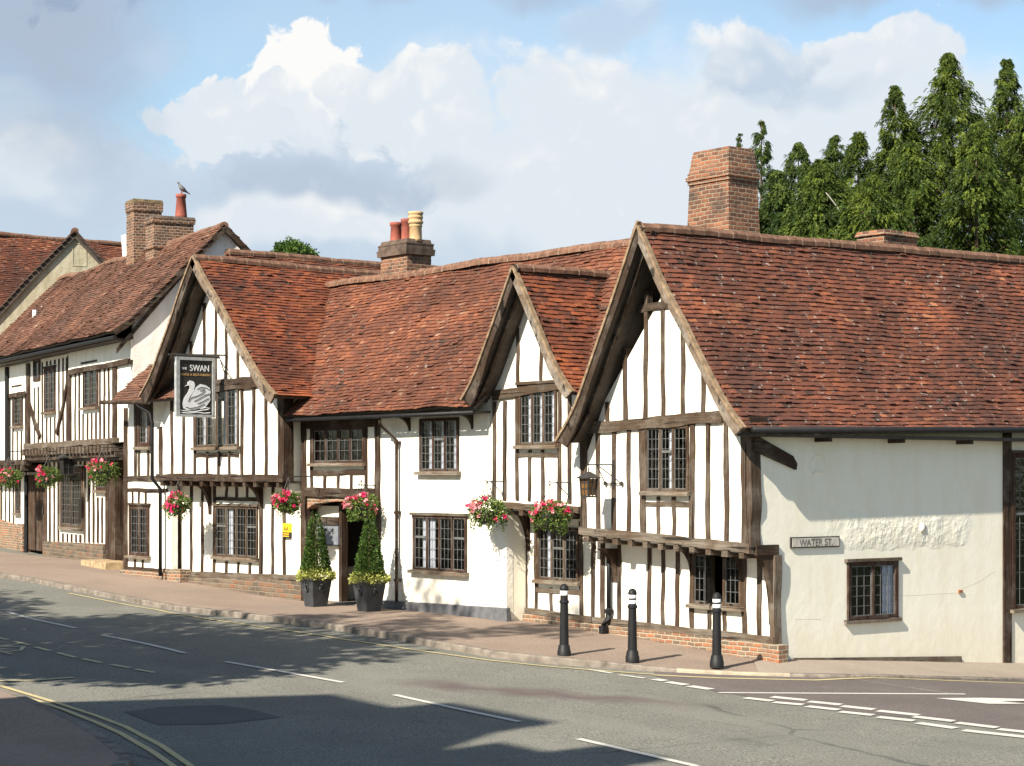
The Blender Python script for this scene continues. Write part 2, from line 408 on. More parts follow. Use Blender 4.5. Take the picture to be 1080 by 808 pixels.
# a hewn timber between two points of a wall plane (x,z), outer face at y-proud
def hewn(mb, p0, p1, w, y, proud=.025, deep=.10, jit=.016, n=9, w1=None):
    (x0, z0), (x1, z1) = p0, p1
    L = math.hypot(x1 - x0, z1 - z0)
    if L < .03: return
    if w < .14: w *= .9
    dx, dz = (x1 - x0) / L, (z1 - z0) / L; nx, nzz = -dz, dx
    n = max(2, min(n * 2, int(L / .13) + 1)); sd = R.random() * 50; vs = []; proud += R.uniform(-.004, .006); deep += R.uniform(0, .004)
    for i in range(n + 1):
        t = i / n; cx, cz = x0 + dx * L * t, z0 + dz * L * t
        bow = nz(t * 1.3 + sd, 3.1) * jit * 2.2 * math.sin(math.pi * min(1, max(0, t)) ) + nz(t * L * 1.9 + sd, 1.7) * jit * 1.1
        ww = (w + ((w1 or w) - w) * t) / 2 * (1 + .20 * nz(t * L * 1.6 + sd, 9.3) + .10 * nz(t * L * 5. + sd, 4.4))
        for sgn, yy in ((-1, y - proud), (1, y - proud), (1, y + deep), (-1, y + deep)):
            q = bow + sgn * ww
            vs.append((cx + nx * q, yy, cz + nzz * q))
    fs = [(0, 1, 2, 3), (4 * n + 3, 4 * n + 2, 4 * n + 1, 4 * n)]
    for i in range(n):
        for j in range(4):
            a, b = 4 * i + j, 4 * i + (j + 1) % 4
            fs.append((a, a + 4, b + 4, b))
    mb.add(vs, fs)

def stick(fr, parent, name, mat, p0, p1, w, y, **k):
    mb = MB(fr); hewn(mb, p0, p1, w, y, **k); return mb.build(name, mat, parent)

def clip(poly, a, b):
    """keep the part of poly left of the line a->b"""
    out = []; n = len(poly)
    sd = lambda p: (b[0] - a[0]) * (p[1] - a[1]) - (b[1] - a[1]) * (p[0] - a[0])
    for i in range(n):
        p, q = poly[i], poly[(i + 1) % n]; dp, dq = sd(p), sd(q)
        if dp >= -1e-9: out.append(p)
        if (dp > 1e-9 and dq < -1e-9) or (dp < -1e-9 and dq > 1e-9):
            t = dp / (dp - dq); out.append((p[0] + (q[0] - p[0]) * t, p[1] + (q[1] - p[1]) * t))
    return out

def area(p): return sum(p[i][0] * p[(i + 1) % len(p)][1] - p[(i + 1) % len(p)][0] * p[i][1] for i in range(len(p))) / 2
def ccw(p): return p if area(p) > 0 else p[::-1]

def panel(fr, outline, at, holes=(), thick=.16, axis='y', name='wall', mat=None, parent=None):
    """a wall with openings; outline and holes in (along, z)"""
    outline = ccw(list(outline))
    xs = sorted({round(p[0], 4) for p in outline} | {round(v, 4) for h in holes for v in h[:2]})
    zs = sorted({round(p[1], 4) for p in outline} | {round(v, 4) for h in holes for v in h[2:]})
    mb = MB(fr)
    for x0, x1 in zip(xs, xs[1:]):
        for z0, z1 in zip(zs, zs[1:]):
            cx, cz = (x0 + x1) / 2, (z0 + z1) / 2
            if any(h[0] < cx < h[1] and h[2] < cz < h[3] for h in holes): continue
            c = [(x0, z0), (x1, z0), (x1, z1), (x0, z1)]
            for i in range(len(outline)):
                c = clip(c, outline[i], outline[(i + 1) % len(outline)])
                if len(c) < 3: break
            if len(c) >= 3 and abs(area(c)) > 1e-5:
                n = len(c); f = tuple(range(n)); s = [(i, (i + 1) % n, n + (i + 1) % n, n + i) for i in range(n)]
                if axis == 'y': P = lambda p, d: (p[0], at + d, p[1])
                else: P = lambda p, d: (at - d, p[0], p[1])
                # only the edges on the outline or a hole get a rim, so merge and drop inner rims by building front and back skins
                mb.add([P(p, 0) for p in c] + [P(p, thick) for p in c], [f, tuple(range(2 * n - 1, n - 1, -1))])
                for i in range(n):
                    p, q = c[i], c[(i + 1) % n]; mx, mz = (p[0] + q[0]) / 2, (p[1] + q[1]) / 2
                    dx, dz = q[0] - p[0], q[1] - p[1]; L = math.hypot(dx, dz)
                    if L < 1e-6: continue
                    ox, oz = mx + dz / L * .002, mz - dx / L * .002
                    inside = all((outline[(k + 1) % len(outline)][0] - outline[k][0]) * (oz - outline[k][1]) - (outline[(k + 1) % len(outline)][1] - outline[k][1]) * (ox - outline[k][0]) >= -1e-9 for k in range(len(outline)))
                    if inside and not any(h[0] < ox < h[1] and h[2] < oz < h[3] for h in holes): continue
                    mb.add([P(p, 0), P(q, 0), P(q, thick), P(p, thick)], [(0, 1, 2, 3)])
    return mb.build(name, mat, parent)

class Roof:
    """one tiled slope: origin at the eave, e along it, w up the slope, kick = flare of the eave"""
    def __init__(s, fr, o, e, w, poly, kick=.0, kl=.9, sag=.035, seed=0.):
        s.fr, s.o, s.e, s.w = fr, Vector(o), Vector(e).normalized(), Vector(w).normalized()
        s.n = s.e.cross(s.w); 
        if s.n.z < 0: s.n = -s.n
        s.poly, s.kick, s.kl, s.sag, s.seed = ccw(list(poly)), kick, kl, sag, seed
    def pt(s, a, r, h=0.):
        k = s.kick * max(0., 1 - max(r, -.2) / s.kl) ** 2
        sg = s.sag * (nz(a * .45 + s.seed, r * .5, 2.) + .5 * nz(a * 1.3 + s.seed, r * 1.1, 7.))
        return tuple(s.o + s.e * a + s.w * r + s.n * (h + k + sg))
    def inside(s, a, r):
        p = s.poly
        return all((p[(k + 1) % len(p)][0] - p[k][0]) * (r - p[k][1]) - (p[(k + 1) % len(p)][1] - p[k][1]) * (a - p[k][0]) >= -1e-6 for k in range(len(p)))
    def build(s, name, mat, parent, tw=.168, ex=.1, bias=0., under=None, spread=1.):
        mb = MB(s.fr)
        a0, a1 = min(p[0] for p in s.poly), max(p[0] for p in s.poly); r0, r1 = min(p[1] for p in s.poly), max(p[1] for p in s.poly)
        na, nr = max(1, int((a1 - a0) / .6)), max(2, int((r1 - r0) / .35))
        mb.cur = 1
        for i in range(na):
            for j in range(nr):
                x0, x1 = a0 + (a1 - a0) * i / na, a0 + (a1 - a0) * (i + 1) / na
                z0, z1 = r0 + (r1 - r0) * j / nr, r0 + (r1 - r0) * (j + 1) / nr
                c = [(x0, z0), (x1, z0), (x1, z1), (x0, z1)]
                for k in range(len(s.poly)):
                    c = clip(c, s.poly[k], s.poly[(k + 1) % len(s.poly)])
                    if len(c) < 3: break
                if len(c) < 3: continue
                n = len(c)
                mb.add([s.pt(p[0], p[1], -.02) for p in c] + [s.pt(p[0], p[1], -.085) for p in c], [tuple(range(n)), tuple(range(2 * n - 1, n - 1, -1))])
        for k in range(len(s.poly)):                       # close the deck all round
            p, q = s.poly[k], s.poly[(k + 1) % len(s.poly)]; m = max(1, int(math.hypot(q[0] - p[0], q[1] - p[1]) / .35))
            for i in range(m):
                u, v = [(p[0] + (q[0] - p[0]) * t, p[1] + (q[1] - p[1]) * t) for t in (i / m, (i + 1) / m)]
                mb.add([s.pt(*u, -.02), s.pt(*v, -.02), s.pt(*v, -.085), s.pt(*u, -.085)], [(0, 1, 2, 3)])
        mb.cur = 0
        rr = R; j = 0; r = r0 - .03
        while r < r1 - .02:
            off = (j % 2) * tw / 2 + rr.uniform(-.012, .012); rw = rr.uniform(-.006, .006)
            a = a0 - tw + off
            while a < a1 + tw:
                ca = a + tw / 2
                if s.inside(ca, min(max(r + .05, r0 + .001), r1 - .001)):
                    w = tw * .485; b = .034 + rr.uniform(-.007, .012) + (.022 if rr.random() < .03 else 0); y = rr.uniform(-.007, .007) + rw
                    sl = rr.uniform(-.006, .006); top = min(r + .165, r1 + .01)
                    if rr.random() < .008: y -= .03
                    t = min(1, max(0, .5 + bias + spread * (rr.gauss(0, .165) + .36 * nz(a * .55 + s.seed, r * .9) + .12 * nz(a * 2.5, r * 2.5 + s.seed))))
                    P = [s.pt(ca - w, r + y + sl, b), s.pt(ca + w, r + y - sl, b + rr.uniform(-.004, .004)), s.pt(ca + w, top, .004), s.pt(ca - w, top, .004),
                         s.pt(ca - w, r + y + sl, b - .02), s.pt(ca + w, r + y - sl, b - .02), s.pt(ca + w, top, -.012), s.pt(ca - w, top, -.012)]
                    mb.add(P, [(0, 1, 2, 3), (4, 5, 1, 0), (5, 6, 2, 1), (7, 4, 0, 3)], t)
                a += tw
            r += ex; j += 1
        return mb.build(name, [mat, under or M['soffit']], parent)

def ridge(fr, p0, p1, parent, mat=None, rad=.115, step=.33, sag=.03, seed=0.):
    mb = MB(fr); p0, p1 = Vector(p0), Vector(p1); L = (p1 - p0).length; d = (p1 - p0).normalized()
    sd = d.cross(Vector((0, 0, 1))).normalized(); n = max(1, int(L / step))
    for i in range(n):
        rg = rad * R.uniform(.97, 1.05); lift = R.uniform(-.006, .008); mb.tile = R.random(); vs = []
        for t in (i / n + .01 / L, (i + 1) / n - .012 / L):
            c = p0 + d * L * t + Vector((0, 0, lift + sag * nz(L * t * .4 + seed, 1.) - .045))
            for k in range(7):
                an = math.radians(-20 + 220 * k / 6)
                vs.append(tuple(c + sd * math.cos(an) * rg * 1.12 + Vector((0, 0, math.sin(an) * rg))))
        mb.cur = 0
        mb.add(vs, [(k, k + 1, k + 8, k + 7) for k in range(6)] + [tuple(range(6, -1, -1)), tuple(range(7, 14))])
        mb.cur = 1; c = p0 + d * L * (i / n) + Vector((0, 0, sag * nz(i * step * .4 + seed, 1.) - .05)); vs = []
        for t in (-.014, .014):
            for k in range(7):
                an = math.radians(-20 + 220 * k / 6)
                vs.append(tuple(c + d * t + sd * math.cos(an) * rad * 1.12 + Vector((0, 0, math.sin(an) * rad * .99))))
        mb.add(vs, [(k, k + 1, k + 8, k + 7) for k in range(6)])
    return mb.build('ridge_tiles', [mat or M['ridge'], M['mortar']], parent)

def barge(roof, a, r0, r1, parent, mat, depth=.26, th=.05, name='barge_board', side=-1, up=.01, foot=.0):
    """board along a verge of a slope, hanging under its tiles"""
    mb = MB(roof.fr); n = 12; vs = []
    for i in range(n + 1):
        r = r0 + (r1 - r0) * i / n; dd = depth * (1 + .10 * nz(r, 5.)) + foot * max(0., 1 - (r - r0) / 1.1)
        for aa, h in ((a, up), (a + side * th, up), (a + side * th, -dd), (a, -dd)):
            vs.append(roof.pt(aa, r, h))
    fs = [(0, 1, 2, 3), (4 * n + 3, 4 * n + 2, 4 * n + 1, 4 * n)]
    for i in range(n):
        for j in range(4):
            p, q = 4 * i + j, 4 * i + (j + 1) % 4
            fs.append((p, q, q + 4, p + 4))
    mb.add(vs, fs); return mb.build(name, mat, parent)

# ------------------------------------------------------------------ windows
def window(fr, parent, x0, x1, z0, z1, y, lights, axis='y', mats=None, curtain='', rows=5, cols=3, sill=True, head=True, fw=.055, transom=None, sw=.10, label=None, dark=False, openl=None, sillp=.12):
    """frame with mullions and leaded lights; axis y: in a wall facing the street, x: in a wall facing the side road"""
    fm = mats or M['frame']
    if axis == 'y': V = lambda u, d, z: (u, y + d, z)
    else: V = lambda u, d, z: (y - d, u, z)
    def bx(mb, u0, u1, d0, d1, q0, q1):
        mb.hexa([V(u0, d0, q0), V(u1, d0, q0), V(u1, d1, q0), V(u0, d1, q0), V(u0, d0, q1), V(u1, d0, q1), V(u1, d1, q1), V(u0, d1, q1)])
    mb = MB(fr)
    bx(mb, x0, x0 + fw, -.04, .13, z0, z1); bx(mb, x1 - fw, x1, -.04, .13, z0, z1)
    bx(mb, x0 + fw, x1 - fw, -.037, .13, z1 - fw, z1); bx(mb, x0 + fw, x1 - fw, -.037, .13, z0, z0 + fw * .7)
    win = mb.build('window', fm, parent)
    if label: win['label'] = label
    if sill:
        mb = MB(fr); e = .07
        a = [V(x0 - e, -sillp, z0 - .075), V(x1 + e, -sillp, z0 - .08), V(x1 + e, .05, z0 - .075), V(x0 - e, .05, z0 - .075),
             V(x0 - e, -sillp, z0 - .012), V(x1 + e, -sillp, z0 - .017), V(x1 + e, .05, z0 + .004), V(x0 - e, .05, z0 + .004)]
        mb.hexa(a); mb.build('sill', M['sill'], win)
    if head:
        mb = MB(fr); bx(mb, x0 - .06, x1 + .06, -.075, .06, z1, z1 + .055); mb.build('drip_board', M['oakd_h'] if dark else M['oak_h'], win)
    ix0, ix1, iz0, iz1 = x0 + fw, x1 - fw, z0 + fw * .7, z1 - fw
    lw = (ix1 - ix0) / lights
    for i in range(1, lights):
        mb = MB(fr); u = ix0 + lw * i; bx(mb, u - .028, u + .028, -.032, .10, iz0, iz1); mb.build('mullion', fm, win)
    for i in range(lights):
        u0 = ix0 + lw * i + (.03 if i else 0); u1 = ix0 + lw * (i + 1) - (.03 if i < lights - 1 else 0)
        mb = MB(fr); d = .0
        swing = (openl == i)
        if swing:
            hx = u0; ca, sa = math.cos(math.radians(62)), math.sin(math.radians(62))
            V0 = V
            def V2(u, dd, z): return V0(hx + (u - hx) * ca + (dd - d) * sa * 0, d - (u - hx) * sa + (dd - d), z)
        else: V2 = V
        mb.add([V2(u0, d, iz0), V2(u1, d, iz0), V2(u1, d, iz1), V2(u0, d, iz1)], [(0, 1, 2, 3)])
        mb.cur = 1
        def strip(ua, ub, za, zb, t=.008):
            mb.hexa([V2(ua, d - t, za), V2(ub, d - t, za), V2(ub, d + .004, za), V2(ua, d + .004, za), V2(ua, d - t, zb), V2(ub, d - t, zb), V2(ub, d + .004, zb), V2(ua, d + .004, zb)])
        for k in range(0, cols + 1):
            u = u0 + (u1 - u0) * k / cols; t = .014 if k in (0, cols) else .0042
            strip(u - t, u + t, iz0, iz1, .016 if k in (0, cols) else .007)
        for k in range(0, rows + 1):
            z = iz0 + (iz1 - iz0) * k / rows; t = .014 if k in (0, rows) else .0042
            strip(u0, u1, z - t, z + t, .015 if k in (0, rows) else .006)
        if transom and i in transom:
            z = iz0 + (iz1 - iz0) * .62; strip(u0, u1, z - .022, z + .022, .02)
        mb.build('leaded_light', [M['glass'], M['lead']], win)
        c = curtain[i] if i < len(curtain) else '-'
        if c != '-':
            w = (u1 - u0); spans = {'L': [(0, .42)], 'R': [(.5, 1)], 'B': [(0, .35), (.65, 1)], 'F': [(0, 1)], 'r': [(.72, 1)], 'l': [(0, .28)]}[c]
            for s0, s1 in spans:
                mb = MB(fr); n = max(4, int((s1 - s0) * w / .022)); vs = []
                for k in range(n + 1):
                    u = u0 + w * (s0 + (s1 - s0) * k / n); dd = .042 + .016 * math.sin(k * 1.9) + .008 * nz(k, u)
                    vs += [V(u, dd, iz0 - .03), V(u, dd, iz1 + .03)]
                mb.add(vs, [(2 * k, 2 * k + 2, 2 * k + 3, 2 * k + 1) for k in range(n)]); mb.build('curtain', M['curtain'], win)
    return win

def pipe(fr, parent, pts, r=.045, name='downpipe', mat=None):
    mb = MB(fr); mb.sm = True; mb.tube(pts, r, 10)
    mb.sm = False
    x, y, z = pts[-1]
    for k in range(1, 4):
        t = k / 4; p = Vector(pts[-2]).lerp(Vector(pts[-1]), t); mb.box(p.x - r * 1.35, p.x + r * 1.35, p.y - r * 1.35, p.y + r * 1.35, p.z - .03, p.z + .03)
    return mb.build(name, mat or M['black'], parent)

def arch_brace(mb, x0, z0, x1, z1, y0, y1, th=.13):
    """curved brace from (x0,z0) low on a post to (x1,z1) out under a beam"""
    n = 9; outer = []; inner = []
    for i in range(n + 1):
        t = i / n * math.pi / 2
        outer.append((x0 + (x1 - x0) * (1 - math.cos(t)), z0 + (z1 - z0) * math.sin(t)))
    poly = outer + [(x0, z1)]
    if area(poly) < 0: poly = poly[::-1]
    mb.extr(poly, 1, y0, y1)

def y_brace(mb, y0, z0, y1, z1, x0, x1):
    n = 9; poly = []
    for i in range(n + 1):
        t = i / n * math.pi / 2
        poly.append((y0 + (y1 - y0) * (1 - math.cos(t)), z0 + (z1 - z0) * math.sin(t)))
    poly.append((y0, z1)); mb.extr(poly, 0, x0, x1)

def jetty(fr, parent, xa, za, xb, zb, y, depth, mat, mats, joists=9, h=.14, ends=True):
    """bressummer from (xa,za) to (xb,zb) (top), joist ends and soffit below the overhang"""
    stick(fr, parent, 'bressummer', mat, (xa, za - h / 2), (xb, zb - h / 2), h, y, proud=.075, deep=.12, jit=.02, n=12)
    for k in range(joists):
        t = (k + .5) / joists; x = xa + (xb - xa) * t; z = za + (zb - za) * t - h
        mb = MB(fr); w = .062 + R.uniform(-.01, .012)
        mb.hexa([(x - w, y - .06, z - .12), (x + w, y - .06, z - .12), (x + w, y + depth, z - .12), (x - w, y + depth, z - .12),
                 (x - w, y - .06, z - .004), (x + w, y - .06, z - .004), (x + w, y + depth, z - .004), (x - w, y + depth, z - .004)])
        mb.build('joist_end', mats, parent)
    mb = MB(fr); mb.hexa([(xa, y + .12, za - h - .03), (xb, y + .12, zb - h - .03), (xb, y + depth + .1, zb - h - .03), (xa, y + depth + .1, za - h - .03),
                          (xa, y + .12, za - h + .02), (xb, y + .12, zb - h + .02), (xb, y + depth + .1, zb - h + .02), (xa, y + depth + .1, za - h + .02)])
    mb.build('jetty_soffit', M['soffit'], parent)

def chimney(fr, parent, cx, cy, z0, z1, w0, d0, w1, d1, mat, cap='oversail', label=None):
    """tapering brick stack with a corbelled head"""
    mb = MB(fr); h = z1 - z0
    if cap == 'collar':
        zc = z1 - .62
        mb.taper(cx, cy, z0, zc, w0, d0, w1, d1)
        for k, (dz, o) in enumerate(((0, .05), (.07, .10), (.14, .05))):
            mb.taper(cx, cy, zc + dz, zc + dz + .07, w1 + o, d1 + o, w1 + o, d1 + o)
        mb.taper(cx, cy, zc + .21, z1, w1 + .02, d1 + .02, w1 - .10, d1 - .10)
    elif cap == 'oversail':
        zc = z1 - .36
        mb.taper(cx, cy, z0, zc, w0, d0, w1, d1); mb.cur = 1
        mb.taper(cx, cy, zc, zc + .14, w1 + .12, d1 + .12, w1 + .14, d1 + .14)
        mb.taper(cx, cy, zc + .14, zc + .24, w1 + .08, d1 + .08, w1 + .08, d1 + .08)
        mb.taper(cx, cy, zc + .24, zc + .27, w1 + .10, d1 + .10, w1 + .10, d1 + .10)
        mb.taper(cx, cy, zc + .27, z1, w1 + .02, d1 + .02, w1 - .02, d1 - .02)
    elif cap == 'band':
        mb.taper(cx, cy, z0, z0 + h * .62, w0, d0, w1, d1)
        mb.taper(cx, cy, z0 + h * .62, z0 + h * .66, w1 + .08, d1 + .08, w1 + .08, d1 + .08)
        mb.taper(cx, cy, z0 + h * .66, z1 - .2, w1, d1, w1, d1)
        mb.taper(cx, cy, z1 - .2, z1 - .08, w1 + .07, d1 + .07, w1 + .09, d1 + .09); mb.cur = 1
        mb.taper(cx, cy, z1 - .08, z1, w1 + .10, d1 + .10, w1 + .04, d1 + .04)
    else:
        mb.taper(cx, cy, z0, z1 - .34, w0, d0, w1, d1)
        mb.taper(cx, cy, z1 - .34, z1 - .1, w1 + .06, d1 + .06, w1 + .07, d1 + .07); mb.cur = 1
        mb.taper(cx, cy, z1 - .1, z1, w1 + .09, d1 + .09, w1 + .03, d1 + .03)
    o = mb.build('chimney', [mat, M['moss'] if cap == 'moss' else M['cap']], parent)
    if label: o['label'] = label
    return o

def pot(fr, ch, cx, cy, z0, prof, mat, label=None):
    mb = MB(fr); mb.sm = True; mb.lathe(cx, cy, [(r, z0 + z) for r, z in prof], 18)
    o = mb.build('chimney_pot', mat, ch)
    if label: o['label'] = label
    return o

POT = [(.14, -.05), (.135, .1), (.12, .55), (.145, .58), (.145, .68), (.11, .69), (.10, .5)]


# ================================================================== CORNER HOUSE
def studs(fr, parent, mat, lst, y, zb, zt, w=.11, **k):
    for it in lst:
        px, ww = (it if isinstance(it, tuple) else (it, w))
        x = fr.X(px, y); x2 = x + R.uniform(-.025, .025)
        b, t = (zb(x) if callable(zb) else zb), (zt(x) if callable(zt) else zt)
        if t - b > .06:
            stick(fr, parent, 'stud', mat, (x, b), (x2, t), ww, y, **k)
def line(p, q): return lambda x: p[1] + (q[1] - p[1]) * (x - p[0]) / (q[0] - p[0])

A = thing('half_timbered_house', 'white corner house with a big studded gable and a cream wall on the side street', 'house', (-2.1, 3., 0.))
# roof
aR = Roof(S, (.27, -.5, 3.74), (0, 1, .016), (-2.4, 0, 3.60), [(0, 0), (17, 0), (17, 4.40), (0, 4.33)], kick=.16, kl=1.1, sag=.05, seed=1.)
aL = Roof(S, (-4.12, -.5, 3.60), (0, 1, .016), (1.98, 0, 3.74), [(0, 0), (17, 0), (17, 4.26), (0, 4.22)], kick=.2, kl=1.1, sag=.03, seed=4.)
rA = aR.build('roof', M['tileA'], A)
aL.build('roof', M['tileA'], A)
ridge(S, (-2.13, -.52, 7.37), (-2.15, 16.5, 7.67), A, rad=.12, step=.36)
for rf, sd in ((aR, 1), (aL, 1)):
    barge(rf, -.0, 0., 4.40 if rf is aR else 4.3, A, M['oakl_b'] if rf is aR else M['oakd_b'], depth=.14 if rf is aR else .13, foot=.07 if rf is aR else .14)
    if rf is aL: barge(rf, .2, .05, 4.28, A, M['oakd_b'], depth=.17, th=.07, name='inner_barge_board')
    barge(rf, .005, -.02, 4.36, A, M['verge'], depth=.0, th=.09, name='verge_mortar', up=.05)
zA = lambda x: (7.16 - 1.50 * (x + 2.13)) if x > -2.13 else (7.16 - 1.89 * (-2.13 - x))
jA = line((-4.26, 2.11), (-.04, 1.91))           # top of the bressummer
W1 = (S.X(681.5), S.X(727), S.hs(700, 518)[1], S.hs(700, 449)[1])
panel(S, [(-4.24, 1.95), (.09, 1.75), (.09, 4.2), (-.55, 4.86), (-2.13, 7.22), (-3.6, 4.45), (-4.24, 3.7)], 0., [W1], name='upper_wall', mat=M['white'], parent=A)
window(S, A, *W1, 0., 3, curtain='rRr', rows=6, cols=3, transom=[1], head=False)
tb = line((-4.05, 3.93), (-.62, 4.06))
studs(S, A, M['oak_v'], [631.6, (648, .12), 663.7, (679, .15), (730, .13), 747, 767], 0., jA, lambda x: tb(x) - .07)
studs(S, A, M['oak_v'], [(616.5, .17)], 0., jA, 3.9)
studs(S, A, M['oak_v'], [695, 711], 0., jA, W1[2] - .1, w=.09)
studs(S, A, M['oak_v'], [641, 660.6, 681, 700, 720.5, 742], 0., lambda x: tb(x) + .06, lambda x: zA(x) - .1, w=.105)
stick(S, A, 'tie_beam', M['oak_h'], (-4.1, tb(-4.1)), (-.58, tb(-.58)), .20, 0., proud=.06, jit=.02)
stick(S, A, 'collar_beam', M['oakd_h'], (-2.75, 6.0), (-1.6, 6.05), .14, 0., proud=.03)
stick(S, A, 'under_sill_rail', M['oak_h'], (W1[0] - .05, W1[2] - .22), (W1[1] + .05, W1[2] - .22), .09, 0.)
mb = MB(); hewn(mb, (.0, 1.86), (-.01, 3.95), .23, 0., proud=.05, deep=.18, jit=.02); mb.build('corner_post', M['oak_v'], A)
mb = MB(); mb.hexa([(-.12, -.05, 3.82), (.34, -.3, 3.82), (.34, .12, 3.82), (-.12, .12, 3.82), (-.12, -.05, 4.02), (.34, -.3, 4.02), (.34, .12, 4.02), (-.12, .12, 4.02)]); mb.build('plate_end', M['oakd_h'], A)
jetty(S, A, -4.27, 2.12, .10, 1.92, 0., .51, M['oakl_h'], M['oak_h'], joists=11)
# lower wall
yl = .50
sl = line((S.X(700, yl), .40), (S.X(820, yl), .35))
W2 = (S.X(731, yl), S.X(783, yl), S.hs(756, 638, yl)[1], S.hs(756, 583, yl)[1])
panel(S, [(-4.5, .2), (.09, .1), (.09, 1.9), (-4.5, 2.1)], yl, [W2], name='lower_wall', mat=M['white'], parent=A)
window(S, A, *W2, yl, 3, curtain='---', rows=4, cols=3, head=False, openl=1)
studs(S, A, M['oak_v'], [(653.6, .10), 685, 699.5, 715], yl, sl, 1.95, w=.10)
studs(S, A, M['oak_v'], [(636, .13), (730, .12), (786, .12), (801, .11)], yl, sl, 1.86)
studs(S, A, M['oak_v'], [748.6, 765], yl, sl, W2[2] - .1, w=.09)
stick(S, A, 'sill_beam', M['oakl_h'], (-4.5, sl(-4.5) - .06), (.15, sl(.15) - .06), .13, yl, proud=.05)
mb = MB(); xq = S.X(731, yl); arch_brace(mb, xq - .03, 1.36, xq - .52, 1.80, yl - .06, yl + .02); xq = S.X(783, yl); arch_brace(mb, xq - .02, 1.34, xq - .55, 1.76, yl - .07, yl - .045)
mb.build('window_arch_brace', M['oakd_v'], A)
mb = MB(); y_brace(mb, yl - .02, 1.1, .05, 1.72, -3.98, -3.82); mb.build('jetty_bracket', M['oakd_v'], A)
# right end of the jetty
stick(S, A, 'end_post', M['oakl'], (.10, .2), (.10, 1.72), .13, yl, proud=.03, deep=.14)
mb = MB(); mb.box(-.10, .145, .06, .59, 1.725, 1.895); mb.build('end_beam', M['oakd_h'], A)
mb = MB(); y_brace(mb, .49, .55, .08, 1.72, .0, .12); mb.build('end_bracket', M['oak_v'], A)
# brick plinth on a slope
mb = MB()
xs = [-4.9 + 5.22 * i / 12 for i in range(13)]
vs = []
for x in xs:
    zt = sl(x) - .125; vs += [(x, yl - .1, g(x, .5) - .4), (x, yl - .1, zt), (x, yl + .12, zt), (x, yl + .12, g(x, .5) - .4)]
fs = [(0, 1, 2, 3), (51, 50, 49, 48)] + [(4 * i + j, 4 * i + 4 + j, 4 * i + 4 + (j + 1) % 4, 4 * i + (j + 1) % 4) for i in range(12) for j in range(4)]
mb.add(vs, fs); mb.build('brick_plinth', M['brickP'], A)
# side street wall
SWX = .10
W3 = (S.ws(893, 620, SWX)[0], S.ws(946, 620, SWX)[0], S.ws(920, 652, SWX)[1], S.ws(920, 592, SWX)[1])
bz = S.ws(1062, 500, SWX)[0]
W4 = (bz + .12, bz + 1.75, S.ws(1070, 642, SWX)[1], S.ws(1070, 478, SWX)[1])
panel(S, [(.0, 1.86), (.56, 1.80), (16., 1.8), (16., 4.1), (0., 3.85)], SWX, [W4], axis='x', name='side_wall', mat=M['cream'], parent=A)
panel(S, [(.59, -.6), (16., -1.8), (16., 1.8), (.59, 1.8)], SWX, [W3, W4], axis='x', name='side_wall', mat=M['cream'], parent=A)
window(S, A, W3[0], W3[1], W3[2], W3[3], SWX, 2, axis='x', sillp=.06, curtain='-R', rows=5, cols=3, fw=.075, mats=M['framed'])
window(S, A, W4[0], W4[1], W4[2], W4[3], SWX, 2, axis='x', rows=9, cols=4, fw=.09, mats=M['framed'], transom=[0, 1], curtain='--')
mb = MB(); mb.hexa([(0., bz - .13, -1.0), (.135, bz - .13, -1.0), (.135, bz + .11, -1.0), (0., bz + .11, -1.0), (0., bz - .13, 3.95), (.135, bz - .13, 3.95), (.135, bz + .10, 3.95), (0., bz + .10, 3.95)]); mb.build('wall_post', M['oakd_v'], A)
# oak strut that runs down from the corner post
p, q = S.ws(798, 466, SWX), S.ws(838, 488, SWX)
mb = MB(); mb.extr([(p[0] - .1, p[1] + .13), (q[0] - .08, q[1] + .11), (q[0] + .02, q[1] - .02), (q[0] + .0, q[1] - .12), (p[0] - .1, p[1] - .15)], 0, SWX - .03, SWX + .05); mb.build('wall_strut', M['oakd_h'], A)
mb = MB(); y0, y1 = S.ws(836, 697, SWX)[0], S.ws(1012, 697, SWX)[0]
mb.hexa([(.05, y0, -.5), (.17, y0, -.5), (.17, y1, -.5), (.05, y1, -.5), (.05, y0, S.ws(836, 694, SWX)[1]), (.15, y0, S.ws(836, 694, SWX)[1]), (.15, y1, S.ws(1012, 692, SWX)[1]), (.05, y1, S.ws(1012, 692, SWX)[1])]); mb.build('ground_plate', M['oakl_h'], A)
# round plaster boss, dents of an old panel, rusty tie
c = S.ws(973, 557, SWX)
mb = MB(); mb.sm = True
for r0, r1, x0 in ((.095, .105, .112), (.055, .065, .124), (.02, .03, .136)):
    vs = [(x, c[0] + r * math.cos(k * math.pi / 10), c[1] + r * math.sin(k * math.pi / 10)) for r, x in ((r1, .09), (r0, x0)) for k in range(20)]
    mb.add(vs, [(k, (k + 1) % 20, 20 + (k + 1) % 20, 20 + k) for k in range(20)] + [tuple(range(20, 40))])
mb.build('plaster_boss', M['cream'], A)
mb = MB(); c = S.ws(863, 492, SWX)
ring = [(SWX + .002, c[0] + .20 * math.cos(k * math.pi / 12 + .2) , c[1] + .19 * math.sin(k * math.pi / 12 + .2)) for k in range(14)]
mb.tube(ring, .009, 6); ring = [(SWX + .002, c[0] + .14 * math.cos(k * math.pi / 9), c[1] - .13 + .04 * math.sin(k * math.pi / 9)) for k in range(10)]
mb.tube(ring, .016, 6); mb.build('plaster_scar', M['cream'], A)
mb = MB(); c = S.ws(1012, 624, SWX); mb.box(.09, .13, c[0] - .05, c[0] + .06, c[1] - .02, c[1] + .03); mb.build('rusty_tie', M['rust'], A)
